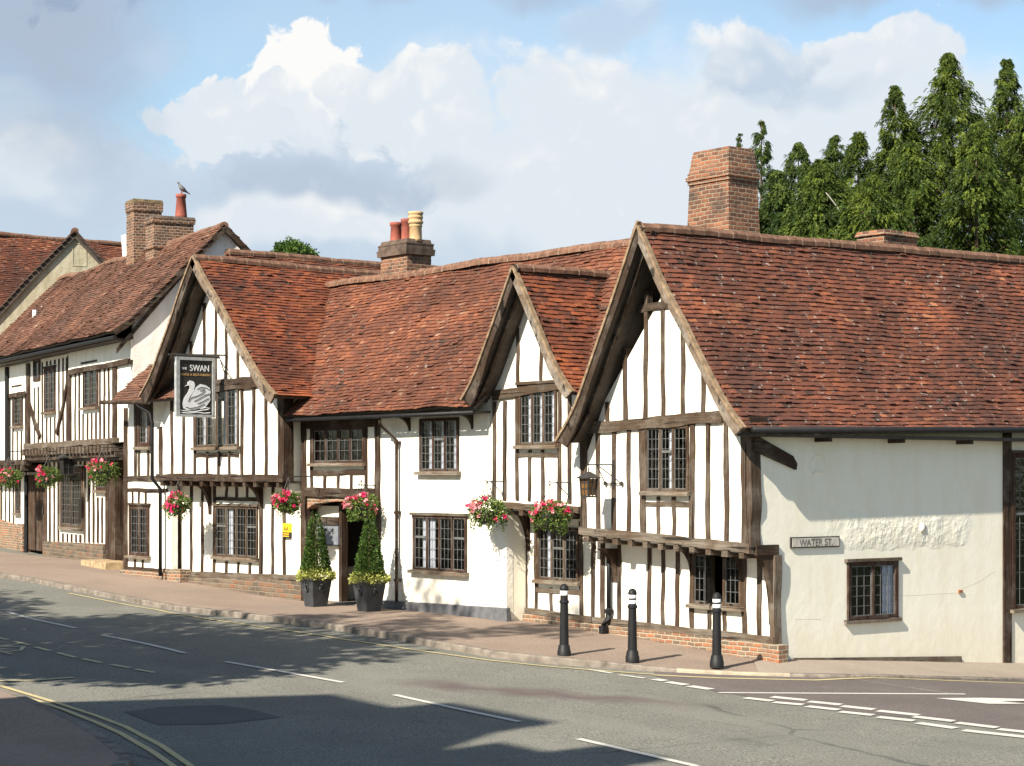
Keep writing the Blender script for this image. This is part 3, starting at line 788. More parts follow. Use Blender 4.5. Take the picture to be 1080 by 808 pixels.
for path in (((838, 653.5), (852, 653), (866, 653.2)), ((950, 628), (968, 628), (985, 626.5), (1008, 625.5)), ((1014, 621), (1030, 615), (1042, 607), (1051, 602)), ((800, 520), (803, 528), (801, 540))):
    mb = MB(); mb.tube([(SWX - .0005,) + S.ws(px, py, SWX) for px, py in path], .0028, 5); mb.build('plaster_crack', M['crack'], A)
# gutter and rafter feet on the side street
mb = MB(); mb.sm = True; mb.tube([(.50, -.40, 3.80), (.50, 8, 3.93), (.50, 16.4, 4.06)], .055, 10); mb.build('gutter', M['black'], A)
mb = MB(); mb.box(.1, .42, -.36, 16.4, 3.70, 3.76); mb.build('eaves_board', M['soffit'], A)
for px in (856, 933, 1005):
    b = S.ws(px, 455)[0]; mb = MB(); mb.box(.1, .44, b - .035, b + .035, 3.63, 3.70); mb.build('rafter_foot', M['oakd_h'], A)
# hidden enclosing walls
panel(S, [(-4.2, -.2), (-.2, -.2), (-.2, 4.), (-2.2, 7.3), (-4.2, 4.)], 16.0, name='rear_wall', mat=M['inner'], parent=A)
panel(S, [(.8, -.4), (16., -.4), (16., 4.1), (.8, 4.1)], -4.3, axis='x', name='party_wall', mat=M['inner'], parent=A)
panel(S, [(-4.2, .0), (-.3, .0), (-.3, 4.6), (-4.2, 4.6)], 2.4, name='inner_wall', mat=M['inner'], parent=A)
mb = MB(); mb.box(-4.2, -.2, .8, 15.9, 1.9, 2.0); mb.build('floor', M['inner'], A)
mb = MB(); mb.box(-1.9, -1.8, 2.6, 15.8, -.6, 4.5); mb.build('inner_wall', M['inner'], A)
# chimney: corner at px 769
chimney(S, A, -2.98, 2.36, 6.2, 9.10, 1.20, .90, 1.04, .74, M['brickA'], 'collar', 'tapering red brick stack with a corbelled collar')
mb = MB(); mb.taper(-3.1, 2.36, 9.095, 9.14, .32, .3, .2, .2); mb.build('flue_cap', M['plate'], A)
b = S.ws(922, 250, -2.9)[0]; b1 = S.ws(957, 250, -2.9)[0]; zz = S.ws(940, 245, -2.9)[1]
mb = MB(); mb.taper(-3.0, (b + b1) / 2, 6.5, zz - .1, .7, b1 - b, .7, b1 - b); mb.taper(-3.0, (b + b1) / 2, zz - .1, zz, .78, b1 - b + .08, .7, b1 - b); o = mb.build('chimney', M['brickA'], A); o['label'] = 'short brick stub just showing over the ridge'
# downpipe left of the bay, with shoe
xd = S.X(645.5, yl)
mb = MB(); mb.sm = True
mb.tube([(xd, yl - .08, 1.72), (xd, yl - .08, .62)], .042, 10)
mb.tube([(xd, yl - .08, .62), (xd, yl - .10, .42), (xd - .02, yl - .2, .30)], .05, 10)
mb.sm = False; mb.box(xd - .06, xd + .06, yl - .14, yl - .02, .52, .60); mb.taper(xd - .02, yl - .2, .12, .30, .10, .12, .13, .10)
mb.build('downpipe', M['black'], A)

# ================================================================== MIDDLE RANGE with the smaller gable and the porch
B = thing('half_timbered_house', 'white middle house with a small steep gable and an arched entrance passage', 'house', (-9., 3., 0.))
Roof(S, (-13.80, -.42, 4.33), (1, 0, 0), (0, 2.82, 3.30), [(6.86, .9), (9.85, .9), (9.85, 4.34), (6.86, 4.34)], kick=.10, kl=1., sag=.07, seed=9.).build('roof', M['tileB'], B, bias=.03)
bF = Roof(S, (-13.80, -.42, 4.33), (1, 0, 0), (0, 2.82, 3.30), [(0, 0), (6.86, 0), (6.86, 4.34), (-3.3, 4.34)], kick=.10, kl=1., sag=.07, seed=9.)
bF.build('roof', M['tileB'], B, bias=.03)
Roof(S, (-17.2, 5.3, 4.35), (1, 0, 0), (0, -2.9, 3.27), [(0, 0), (13.1, 0), (13.1, 4.36), (0, 4.36)], seed=10.).build('roof', M['tileB'], B, ex=.1)
ridge(S, (-16.7, 2.4, 7.66), (-4.0, 2.4, 7.68), B, rad=.12, sag=.06)
gx = -5.60
gR = Roof(S, (-4.02, -.5, 4.50), (0, 1, 0), (-1.58, 0, 2.44), [(0, 0), (2.7, 0), (2.7, 2.9), (0, 2.9)], kick=.12, kl=.8, seed=14.)
gL = Roof(S, (-7.06, -.5, 4.46), (0, 1, 0), (1.46, 0, 2.48), [(0, 0), (2.7, 0), (2.7, 2.88), (0, 2.88)], kick=.14, kl=.8, seed=15.)
gR.build('gable_roof', M['tileC'], B, bias=-.04); gL.build('gable_roof', M['tileC'], B)
ridge(S, (gx, -.52, 6.97), (gx, 2.1, 6.98), B, rad=.11)
for rf in (gR, gL):
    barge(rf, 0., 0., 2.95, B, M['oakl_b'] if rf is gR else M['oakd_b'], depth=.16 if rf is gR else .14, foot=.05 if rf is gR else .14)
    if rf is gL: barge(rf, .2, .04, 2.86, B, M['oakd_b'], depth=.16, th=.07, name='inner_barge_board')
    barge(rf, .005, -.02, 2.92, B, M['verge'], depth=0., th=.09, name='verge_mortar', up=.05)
zG = lambda x: 6.78 - 1.6 * abs(x - gx)
W5 = (S.X(548.5), S.X(588), S.hs(568, 469)[1], S.hs(568, 405)[1])
panel(S, [(-7.0, 2.4), (-4.27, 2.36), (-4.27, 4.6), (gx, 6.84), (-7.0, 4.6)], 0., [W5], name='upper_wall', mat=M['white'], parent=B)
window(S, B, *W5, 0., 3, curtain='RRR', rows=6, cols=3, transom=[])
jG = line((-6.5, 2.60), (-4.27, 2.53)); tg = line((-7., 4.62), (-4.6, 4.76))
studs(S, B, M['oak_v'], [(521.5, .11), 532.6], 0., lambda x: jG(x) - .02, 4.5)
studs(S, B, M['oak_v'], [(546, .10), (590.5, .10), 601.5], 0., jG, 4.66)
studs(S, B, M['oak_v'], [558.6, 573], 0., jG, W5[2] - .1, w=.09)
studs(S, B, M['oak_v'], [547, 571], 0., 4.75, lambda x: zG(x) - .05, w=.09)
stick(S, B, 'tie_beam', M['oak_h'], (-6.9, tg(-6.9)), (-4.35, tg(-4.35)), .17, 0., proud=.05)
stick(S, B, 'under_sill_rail', M['oak_h'], (W5[0] - .05, W5[2] - .2), (W5[1] + .05, W5[2] - .2), .08, 0.)
jetty(S, B, -6.55, 2.56, -4.28, 2.50, 0., .48, M['oakl_h'], M['oak_h'], joists=6, h=.13)
yg = .50
W6 = (S.X(568, yg), S.X(611, yg), S.hs(590, 612, yg)[1], S.hs(590, 556, yg)[1])
panel(S, [(-6.95, .3), (-4.5, .2), (-4.5, 2.3), (-6.95, 2.45)], yg, [W6], name='lower_wall', mat=M['white'], parent=B)
window(S, B, *W6, yg, 3, curtain='R--', rows=5, cols=3, transom=[1], head=False)
sg = line((-6.9, .52), (-4.5, .43))
studs(S, B, M['oak_v'], [555, (566, .09)], yg, sg, 2.3); studs(S, B, M['oak_v'], [(614, .10), 626], yg, sg, 2.2); studs(S, B, M['oak_v'], [582, 597], yg, sg, W6[2] - .15, w=.08)
stick(S, B, 'under_sill_rail', M['oakl_h'], (W6[0] - .05, W6[2] - .2), (W6[1] + .05, W6[2] - .2), .09, yg)
stick(S, B, 'sill_beam', M['oakl_h'], (-6.9, sg(-6.9) - .06), (-4.52, sg(-4.52) - .06), .12, yg, proud=.05)
mb = MB(); mb.hexa([(-6.9, yg - .1, -.1), (-4.91, yg - .1, -.1), (-4.91, yg + .1, -.1), (-6.9, yg + .1, -.1), (-6.9, yg - .1, sg(-6.9) - .12), (-4.91, yg - .1, sg(-4.91) - .12), (-4.91, yg + .1, sg(-4.91) - .12), (-6.9, yg + .1, sg(-6.9) - .12)]); mb.build('brick_plinth', M['brickP'], B)
# white plain part
W7 = (S.X(443.5), S.X(484.5), S.hs(463, 497)[1], S.hs(463, 441)[1]); W8 = (S.X(436.5), S.X(493), S.hs(465, 602)[1], S.hs(465, 544)[1])
panel(S, [(-10.78, .1), (-6.5, .1), (-6.5, 2.5), (-6.98, 2.5), (-6.98, 4.55), (-10.78, 4.55)][0:0] or [(-10.78, .1), (-6.98, .1), (-6.98, 4.55), (-10.78, 4.55)], 0., [W7, W8], name='plain_wall', mat=M['white'], parent=B)
panel(S, [(-6.98, .1), (-6.5, .1), (-6.5, 2.55), (-6.98, 2.55)], 0., [], name='plain_wall', mat=M['white'], parent=B)
panel(S, [(.16, .1), (.52, .1), (.52, 2.5), (.16, 2.5)], -6.505, axis='x', name='return_wall', mat=M['cream'], parent=B)
window(S, B, *W7, 0., 3, curtain='RRR', rows=6, cols=3, mats=M['framed'], transom=[1], head=False)
window(S, B, *W8, 0., 4, curtain='RL--', rows=5, cols=3, mats=M['framed'], transom=[0, 3])
mb = MB()
x0, x1 = S.X(400), -6.42
mb.hexa([(x0, -.06, .0), (x1, -.06, .0), (x1, .1, .0), (x0, .1, .0), (x0, -.06, .44), (x1, -.06, .50), (x1, .02, .52), (x0, .02, .46)]); mb.build('painted_plinth', M['plinthpaint'], B)
stick(S, B, 'door_post', M['oakd_v'], (S.X(399.5), .25), (S.X(399), 4.4), .17, 0., proud=.04, deep=.2)
mb = MB(); y_brace(mb, yg - .02, 1.6, .02, 2.42, -6.50, -6.38); mb.build('jetty_bracket', M['oakd_v'], B)
mb = MB(); mb.sm = True; xp = S.X(422)
mb.tube([(S.X(409.5, -.2), -.42, 4.25), (S.X(411, -.1), -.35, 4.12), (xp, -.09, 3.80), (xp, -.09, .46)], .034, 10); mb.sm = False
for z in (3.75, 2.3, .9): mb.box(xp - .045, xp + .045, -.13, -.01, z - .03, z + .03)
mb.build('downpipe', M['oakd_v'], B)['label'] = 'brown painted downpipe'
mb = MB(); mb.sm = True; mb.tube([(-13.75, -.46, 4.29), (-10.4, -.46, 4.285), (-6.95, -.46, 4.28)], .042, 10); mb.build('gutter', M['black'], B)
mb = MB(); mb.box(-13.75, -7.0, -.36, .02, 4.28, 4.32); mb.build('eaves_board', M['soffit'], B)
for px in (432, 498):
    x = S.X(px); mb = MB(); y_brace(mb, -.0, 3.98, -.36, 4.26, x - .04, x + .04); mb.build('rafter_foot', M['oakd_v'], B)
# porch: jettied room over the passage
W9 = (S.X(330.5), S.X(385), S.hs(358, 488)[1], S.hs(358, 451)[1])
zp = S.hs(358, 524)[1]
panel(S, [(-13.84, zp), (-10.9, zp), (-10.9, 4.55), (-13.84, 4.55)], 0., [W9], name='porch_wall', mat=M['white'], parent=B)
window(S, B, *W9, 0., 4, curtain='----', rows=3, cols=2, mats=M['framed'], head=False, dark=True)
stick(S, B, 'door_post', M['oakd_v'], (-13.76, .3), (-13.76, 4.5), .20, 0., proud=.03, deep=.2)
stick(S, B, 'porch_beam', M['oakd_h'], (-13.7, zp + .09), (-10.85, zp + .09), .20, 0., proud=.04)
stick(S, B, 'porch_rail', M['oakd_h'], (W9[0], W9[2] - .21), (W9[1], W9[2] - .21), .12, 0.)
stick(S, B, 'wall_plate', M['oakd_h'], (-13.7, W9[3] + .11), (-10.85, W9[3] + .11), .22, 0., proud=.03)
for px in (329, 386.5): stick(S, B, 'stud', M['oakd_v'], (S.X(px), zp + .15), (S.X(px), W9[3]), .11, 0.)
for px in (343, 357, 371): stick(S, B, 'stud', M['oakd_v'], (S.X(px), zp + .15), (S.X(px), W9[2] - .2), .10, 0.)
# brick arch spandrel under the porch beam
n = 14; xa, xb = -13.66, -10.92; top = zp; spr = S.hs(330, 537)[1]
arc = [(xa + (xb - xa) * i / n, spr + (top - .1 - spr) * math.sqrt(max(0, 1 - ((2 * i / n - 1) ** 2)))) for i in range(n + 1)]
mb = MB()
for (p, q) in zip(arc, arc[1:]):
    mb.hexa([(p[0], .02, p[1]), (q[0], .02, q[1]), (q[0], .25, q[1]), (p[0], .25, p[1]), (p[0], .02, top), (q[0], .02, top), (q[0], .25, top), (p[0], .25, top)])
mb.build('brick_arch', M['brickP'], B)
# passage behind the arch
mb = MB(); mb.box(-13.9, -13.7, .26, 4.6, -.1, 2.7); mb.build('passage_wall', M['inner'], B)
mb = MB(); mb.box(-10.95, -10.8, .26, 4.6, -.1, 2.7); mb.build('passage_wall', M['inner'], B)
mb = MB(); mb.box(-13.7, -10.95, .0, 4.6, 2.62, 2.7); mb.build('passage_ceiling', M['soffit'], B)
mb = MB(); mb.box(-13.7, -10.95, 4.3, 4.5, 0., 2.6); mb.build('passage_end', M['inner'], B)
xw0, xw1 = S.X(327, .3), S.X(358, .3)
mb = MB(); mb.box(xw0, xw1, .32, .42, .1, 2.4); mb.build('lobby_wall', M['cream'], B)
mb = MB(); mb.box(xw1, xw1 + .12, .28, .44, .1, 2.5); mb.build('inner_door_post', M['oakd_v'], B)
mb = MB(); mb.box(xw0, xw1, .27, .32, 2.0, 2.16); mb.build('lobby_beam', M['oakd_h'], B)
mb = MB(); mb.taper(S.X(369, .8), .8, .25, 1.05, .16, .3, .16, .3); mb.build('notice_stand', M['plate'], B)
mb = MB(); mb.box(-13.7, -10.9, .0, 1.2, .1, g(-12.3, 0) + .02); mb.build('door_step', M['kerb'], B)
# chimney with three pots
chB = chimney(S, B, -13.6, 2.65, 6.6, 8.46, 1.06, .70, 1.04, .68, M['brickA'], 'oversail', 'low brick stack with a dark corbelled head and three pots')
pot(S, chB, -13.92, 2.60, 8.44, [(r * 1.02, z * .70) for r, z in POT], M['potred'], 'short red pot')
pot(S, chB, -13.60, 2.68, 8.44, [(r * 1.0, z * .78) for r, z in POT], M['potred'], 'taller red pot')
pot(S, chB, -13.20, 2.64, 8.44, [(r, z * .72) for r, z in [(.15, -.05), (.145, .05), (.14, .42), (.155, .44), (.155, .47), (.145, .49), (.15, .52), (.175, .54), (.175, .6), (.155, .62), (.155, .68), (.17, .70), (.17, .75), (.155, .77), (.155, .8), (.175, .83), (.175, .9), (.13, .91), (.12, .7)]], M['potbuff'], 'ringed buff pot')
# inner
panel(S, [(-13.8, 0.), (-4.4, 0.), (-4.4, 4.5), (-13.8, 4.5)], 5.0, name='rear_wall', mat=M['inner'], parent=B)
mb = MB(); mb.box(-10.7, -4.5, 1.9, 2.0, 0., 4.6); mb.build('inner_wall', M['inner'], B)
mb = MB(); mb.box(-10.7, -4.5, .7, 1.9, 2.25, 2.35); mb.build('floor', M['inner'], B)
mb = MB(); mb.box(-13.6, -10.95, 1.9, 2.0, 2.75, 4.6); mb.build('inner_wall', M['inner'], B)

# ================================================================== GABLED HOUSE with the hanging sign
C = thing('half_timbered_house', 'white house with a broad orange tiled gable behind the hanging pictorial sign', 'house', (-17., 3., 0.))
cR = Roof(S, (-13.42, -1., 4.70), (0, 1, 0), (-3.48, 0, 3.42), [(0, 0), (9, 0), (9, 4.88), (0, 4.88)], kick=.16, kl=1.1, sag=.05, seed=21.)
cL = Roof(S, (-19.32, -1., 4.86), (0, 1, 0), (2.42, 0, 3.26), [(0, 0), (9, 0), (9, 4.06), (0, 4.06)], kick=.2, kl=1.2, seed=22.)
cR.build('roof', M['tileC'], C); cL.build('roof', M['tileD'], C)
ridge(S, (-16.9, -1.03, 8.13), (-16.9, 7.8, 8.05), C, rad=.12)
for rf, L in ((cR, 4.84), (cL, 4.02)):
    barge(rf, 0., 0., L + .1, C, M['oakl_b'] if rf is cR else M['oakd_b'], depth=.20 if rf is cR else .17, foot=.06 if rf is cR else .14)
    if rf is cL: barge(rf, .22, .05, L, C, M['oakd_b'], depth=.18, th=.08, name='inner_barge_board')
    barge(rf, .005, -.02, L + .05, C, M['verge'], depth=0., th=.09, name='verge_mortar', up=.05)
yc = -.45; yd = .1
cl, cr = -19.66, -13.86
zC = lambda x: 7.86 - (.985 * (x + 16.9) if x > -16.9 else 1.36 * (-16.9 - x))
W10 = (S.X(207, yc), S.X(252.5, yc), S.hs(230, 471, yc)[1], S.hs(230, 407, yc)[1])
panel(S, [(cl, 3.0), (cr, 3.0), (cr, 4.9), (-16.9, 7.9), (cl, 4.2)], yc, [W10], name='upper_wall', mat=M['white'], parent=C)
window(S, C, *W10, yc, 4, curtain='RrRR', rows=6, cols=3, dark=True)
zj = 3.08
studs(S, C, M['oakd_v'], [(170, .17), 182, 194, (206, .10), (255.7, .12), 268, 281.5], yc, zj, lambda x: min(5.1, zC(x)), w=.12)
studs(S, C, M['oakd_v'], [219, 231, 242.6], yc, zj, W10[2] - .12, w=.10)
studs(S, C, M['oakd_v'], [202, 216, 228, 239, 251.6, 266], yc, 5.3, lambda x: zC(x) - .05, w=.11)
stick(S, C, 'tie_beam', M['oakd_h'], (-19.2, 5.18), (-14.2, 5.18), .26, yc, proud=.06)
stick(S, C, 'under_sill_rail', M['oakd_h'], (W10[0], W10[2] - .2), (W10[1], W10[2] - .2), .10, yc)
stick(S, C, 'corner_post', M['oakd_v'], (S.X(298.5, yc), 2.95), (S.X(298, yc), 4.85), .26, yc, proud=.05, deep=.2)
jetty(S, C, cl, 3.12, cr + .05, 3.10, yc, .56, M['oakd_h'], M['oakd_v'], joists=12, h=.17)
# flank seen between the gable and the porch
panel(S, [(yc + .16, 2.7), (8., 2.7), (8., 4.9), (yc + .16, 4.9)], cr, axis='x', name='flank_wall', mat=M['cream'], parent=C)
stick(S, C, 'flank_plate', M['oakd_h'], (cr - .3, 4.84), (cr, 4.84), .12, yc, proud=.08)
W11 = (S.X(228, yd), S.X(272.5, yd), S.hs(250, 587.5, yd)[1], S.hs(250, 534, yd)[1])
panel(S, [(cl - .2, .4), (cr, .2), (cr, 3.0), (cl - .2, 3.0)], yd, [W11], name='lower_wall', mat=M['white'], parent=C)
window(S, C, *W11, yd, 4, curtain='rL--', rows=6, cols=3, mats=M['frame'], transom=[0, 3])
sc = line((S.X(185, yd), S.hs(185, 603, yd)[1]), (S.X(303, yd), S.hs(303, 607, yd)[1]))
studs(S, C, M['oakd_v'], [190, 202, 213.5, (226, .13), (275.5, .15), 288, 300.5], yd, sc, 2.9, w=.12)
studs(S, C, M['oakd_v'], [239, 251.6, 264], yd, sc, W11[2] - .12, w=.10)
studs(S, C, M['oakd_v'], [239, 250, 261], yd, W11[3] + .2, 2.9, w=.10)
stick(S, C, 'window_rail', M['oakd_h'], (W11[0] - .1, W11[3] + .17), (W11[1] + .1, W11[3] + .17), .10, yd)
stick(S, C, 'door_post', M['oakd_v'], (S.X(173, yd), .5), (S.X(173, yd), 3.), .26, yd, proud=.05)
mb = MB(); mb.box(S.X(176.5, yd), S.X(188, yd), yd - .035, yd + .02, S.hs(183, 599, yd)[1], 2.55); mb.build('boarded_panel', M['panel'], C)
stick(S, C, 'sill_beam', M['oakl_h'], (S.X(184, yd), sc(S.X(184, yd)) - .05), (cr, sc(cr) - .05), .14, yd, proud=.05)
for px in (222, 276):
    mb = MB(); x = S.X(px, yd); y_brace(mb, yd - .02, 2.15, yc + .1, 2.85, x - .07, x + .07); mb.build('jetty_bracket', M['oakd_v'], C)
mb = MB(); xs = [-21.9 + (cr + 21.9 + .02) * i / 10 for i in range(11)]; vs = []
for x in xs:
    zt = sc(max(x, S.X(184, yd))) - .12 if x > S.X(176, yd) else g(x, 0) + .16
    vs += [(x, yd - .16, g(x, 0) - .4), (x, yd - .12, zt), (x, yd + .1, zt), (x, yd + .1, g(x, 0) - .4)]
mb.add(vs, [(0, 1, 2, 3), (43, 42, 41, 40)] + [(4 * i + j, 4 * i + 4 + j, 4 * i + 4 + (j + 1) % 4, 4 * i + (j + 1) % 4) for i in range(10) for j in range(4)])
mb.build('stone_plinth', M['stoneP'], C)
mb = MB(); x = S.X(181, yd); mb.box(S.X(170, -.24), S.X(190, -.24), yd - .34, yd - .036, g(x, 0) - .2, S.hs(181, 599, yd)[1]); mb.build('door_step', M['brickP'], C)
# narrow left bay with its own lean-to roof
mb = MB(); mb.box(S.X(130, -.2), cl + .02, -.29, -.1, .1, .70); mb.build('brick_plinth', M['brickP'], C)
yb = -.2; x0, x1 = S.X(131, yb), cl
W12 = (S.X(145.5, yb), S.X(159, yb), S.hs(152, 471, yb)[1], S.hs(152, 427, yb)[1]); W13 = (S.X(137, yb), S.X(158, yb), S.hs(148, 586, yb)[1], S.hs(148, 533, yb)[1])
panel(S, [(x0, .3), (x1 + .2, .3), (x1 + .2, 5.0), (x0, 5.0)], yb, [W12, W13], name='bay_wall', mat=M['white'], parent=C)
window(S, C, *W12, yb, 1, curtain='R', rows=6, cols=3, fw=.13, mats=M['framed'], head=False)
window(S, C, *W13, yb, 2, curtain='--', rows=6, cols=3, fw=.10, mats=M['framed'], dark=True)
for px, b, t, w in ((133, .7, 4.8, .20), (143.5, 3.05, 4.9, .13), (160.5, 3.05, 4.9, .10), (147, 3.05, W12[2] - .1, .10), (157, 3.05, W12[2] - .1, .10), (140, W13[3] + .05, 2.75, .09), (147, W13[3] + .05, 2.75, .09), (154, W13[3] + .05, 2.75, .09), (143, .75, W13[2] - .1, .09), (151, .75, W13[2] - .1, .09)):
    stick(S, C, 'stud', M['oakd_v'], (S.X(px, yb), b), (S.X(px, yb), t), w, yb)
for z, w in ((3.0, .14), (2.72, .10), (.72, .12)): stick(S, C, 'rail', M['oakd_h'], (x0, z), (x1, z), w, yb)
Roof(S, (S.X(117, -.75), -.78, 4.93), (1, 0, 0), (0, 1.4, 1.2), [(0, 0), (3.3, 0), (3.3, 1.5), (0, 1.5)], seed=30., sag=.02).build('lean_to_roof', M['tileD'], C)
mb = MB(); mb.tube([(S.X(108, -.8), -.84, 4.93), (S.X(155, -.8), -.84, 4.86)], .05, 8); mb.build('gutter', M['oakd_v'], C)
mb = MB(); mb.sm = True; xp = S.X(167.5, -.4)
mb.tube([(xp - .3, -.84, 4.82), (xp - .06, -.62, 4.62), (xp, -.58, 4.35), (xp, -.58, 3.0), (xp, -.36, 2.75), (xp, -.36, .62)], .045, 10); mb.build('downpipe', M['black'], C)
mb = MB(); mb.box(-19.5, -14., 1.4, 1.5, .2, 5.); mb.build('inner_wall', M['inner'], C)
panel(S, [(-21.9, .2), (cr, .2), (cr, 4.8), (-16.9, 7.9), (-19.7, 4.8), (-21.9, 4.8)][0:0] or [(-19.7, .2), (cr, .2), (cr, 4.8), (-16.9, 7.9), (-19.7, 4.8)], 7.6, name='rear_wall', mat=M['inner'], parent=C)
panel(S, [(-.1, .2), (7.6, .2), (7.6, 4.9), (-.1, 4.9)], -21.7, axis='x', name='flank_wall', mat=M['greyrender'], parent=C)
mb = MB(); mb.box(-19.5, -14., .3, 1.4, 2.75, 2.85); mb.build('floor', M['inner'], C)

# ================================================================== FAR JETTIED HOUSE
DF = Frame(-21.9, .1, math.radians(-10))
o = DF.w((-6, 3, .6))
D = thing('half_timbered_house', 'far white house with close studding, jettied upper floor and long brown roof', 'house', o)
dL, dT = -16.4, 2.45
dF = Roof(DF, (dL, -.5, 6.66), (1, 0, 0), (0, 2.9, 2.98), [(0, 0), (-dL - .1, 0), (-dL - .1, 4.16), (0, 4.16)], kick=.14, kl=1.1, sag=.05, seed=40.)
dF.build('roof', M['tileD'], D)
Roof(DF, (dL, 5.5, 6.7), (1, 0, 0), (0, -3.05, 2.94), [(0, 0), (-dL - .1, 0), (-dL - .1, 4.23), (0, 4.23)], seed=41., sag=.03).build('roof', M['tileD'], D, ex=.14)
ridge(DF, (dL, 2.42, 9.64), (-.1, 2.42, 9.66), D, rad=.10, sag=.12)
dB = Roof(DF, (-.1, -.5, 6.66), (-1, 0, 0), (0, 2.9, 2.98), [(0, 0), (1, 0), (1, 4.16), (0, 4.16)], kick=.14, kl=1.1, sag=.0)
barge(dB, 0., 0., 4.14, D, M['oakd_h'], depth=.14, th=.05, side=-1)
dB2 = Roof(DF, (-.1, 5.5, 6.7), (-1, 0, 0), (0, -3.05, 2.94), [(0, 0), (1, 0), (1, 4.23), (0, 4.23)])
barge(dB2, 0., 0., 4.2, D, M['oakd_h'], depth=.14, th=.05, side=-1)
panel(DF, [(.0, .3), (5.2, .3), (5.2, 6.7), (2.42, 9.52), (.0, 6.95)], -.22, axis='x', name='end_wall', mat=M['greyrender'], parent=D)
mb = MB(DF); p, q = DF.ws(123, 373, -.2), DF.ws(200, 283, -.2)
mb.add([(-.24, p[0], p[1]), (-.16, p[0], p[1]), (-.16, q[0], q[1]), (-.24, q[0], q[1]), (-.24, p[0], p[1] + .14), (-.16, p[0], p[1] + .14), (-.16, q[0], q[1] + .14), (-.24, q[0], q[1] + .14)], [(0, 3, 2, 1), (4, 5, 6, 7), (0, 1, 5, 4), (1, 2, 6, 5), (2, 3, 7, 6), (3, 0, 4, 7)])
mb.build('wall_batten', M['oakd_h'], D)
mb = MB(DF); mb.tube([(dL, -.54, 6.64), (-8, -.54, 6.62), (-.05, -.54, 6.60)], .05, 8); mb.build('gutter', M['black'], D)
mb = MB(DF); mb.box(dL, -.25, -.44, .02, 6.55, 6.6); mb.build('eaves_board', M['soffit'], D)
px1, px2, py1, py2 = 31, 124, 466, 462
DW = [(88.5, 104, 429, 383), (47.5, 59, 434, 388), (15, 24.5, 449, 408), (36, 43, 402, 377)]
dw = [(DF.X(a, 0), DF.X(b, 0), DF.hs((a + b) / 2, c, 0)[1], DF.hs((a + b) / 2, d, 0)[1]) for a, b, c, d in DW]
panel(DF, [(dL, 3.4), (-.25, 4.0), (-.25, 6.6), (dL, 6.6)], 0., dw, name='upper_wall', mat=M['white'], parent=D)
for k, wv in enumerate(dw): window(DF, D, *wv, 0., (2, 2, 1, 1)[k], curtain='----', rows=7, cols=3, fw=.10, mats=M['framed'], dark=True, sill=k < 3, head=k < 3)
zjD = lambda x: 4.05 if x > DF.X(30) else 3.55
# smooth plaster bands above the studding
mb = MB(DF); mb.box(DF.X(74.5), -.23, -.06, .02, 6.05, 6.57); mb.build('plaster_band', M['white'], D)
mb = MB(DF); mb.box(DF.X(7), DF.X(29), -.06, .02, 5.62, 6.5); mb.build('plaster_band', M['white'], D)
stick(DF, D, 'wall_plate', M['oakd_h'], (DF.X(75), 6.0), (-.25, 6.02), .14, 0., proud=.08)
stick(DF, D, 'wall_plate', M['oakd_h'], (DF.X(8), 5.58), (DF.X(29), 5.6), .14, 0., proud=.08)
px = 10.
while px < 123:
    x = DF.X(px); top = 6.0 if px > 74 else (6.45 if px > 30 else 5.55)
    hit = [wv for wv in dw if wv[0] - .1 < x < wv[1] + .1]
    if not hit: stick(DF, D, 'stud', M['oakd_v'], (x, zjD(x)), (x + R.uniform(-.04, .04), top), .15, 0., proud=.015, n=4, jit=.02)
    else:
        stick(DF, D, 'stud', M['oakd_v'], (x, zjD(x)), (x, hit[0][2] - .18), .15, 0., proud=.015, n=3)
        if hit[0][3] + .1 < top: stick(DF, D, 'stud', M['oakd_v'], (x, hit[0][3] + .08), (x, top), .15, 0., proud=.015, n=3)
    px += 4.3 + R.uniform(-.4, .4)
for px_, w in ((30.5, .28), (74, .22), (122, .30)): stick(DF, D, 'post', M['oakd_v'], (DF.X(px_), 4.0), (DF.X(px_), 6.5 if px_ < 100 else 6.0), w, 0., proud=.05)
stick(DF, D, 'curved_brace', M['oakd_v'], (DF.X(61), 4.3), (DF.X(73), 5.8), .16, 0., proud=.055, jit=.05)
stick(DF, D, 'curved_brace', M['oakd_v'], (DF.X(43), 4.2), (DF.X(31), 5.4), .16, 0., proud=.055, jit=.05)
jx0, jx1 = DF.X(30), DF.X(126)
stick(DF, D, 'bressummer', M['oakl_h'], (jx0, 3.98), (jx1, 4.0), .16, 0., proud=.16, jit=.02)
for k in range(26):
    x = jx0 + (jx1 - jx0) * (k + .5) / 26; mb = MB(DF); mb.box(x - .12, x + .10, -.2, .55, 3.70, 3.89); mb.build('joist_end', M['oak_h'], D)
stick(DF, D, 'jetty_moulding', M['oakd_h'], (jx0, 3.62), (jx1, 3.64), .14, 0., proud=.12)
mb = MB(DF); mb.box(jx0, jx1, .0, .8, 3.5, 3.56); mb.build('jetty_soffit', M['soffit'], D)
jx2 = DF.X(-25)
stick(DF, D, 'bressummer', M['oakd_h'], (jx2, 3.5), (jx0, 3.5), .16, 0., proud=.14)
for k in range(16):
    x = jx2 + (jx0 - jx2) * (k + .5) / 16; mb = MB(DF); mb.box(x - .1, x + .1, -.18, .55, 3.24, 3.41); mb.build('joist_end', M['oakd_v'], D)
mb = MB(DF); mb.box(jx2, jx0, .0, .8, 3.12, 3.2); mb.build('jetty_soffit', M['soffit'], D)
y2 = .6
gD = lambda x: g(*DF.w((x, y2, 0))[:2])
W14 = (DF.X(64.5, y2), DF.X(88, y2), DF.hs(76, 556, y2)[1], DF.hs(76, 494, y2)[1]); W15 = (DF.X(17, y2), DF.X(22, y2), DF.hs(19, 541, y2)[1], DF.hs(19, 500, y2)[1])
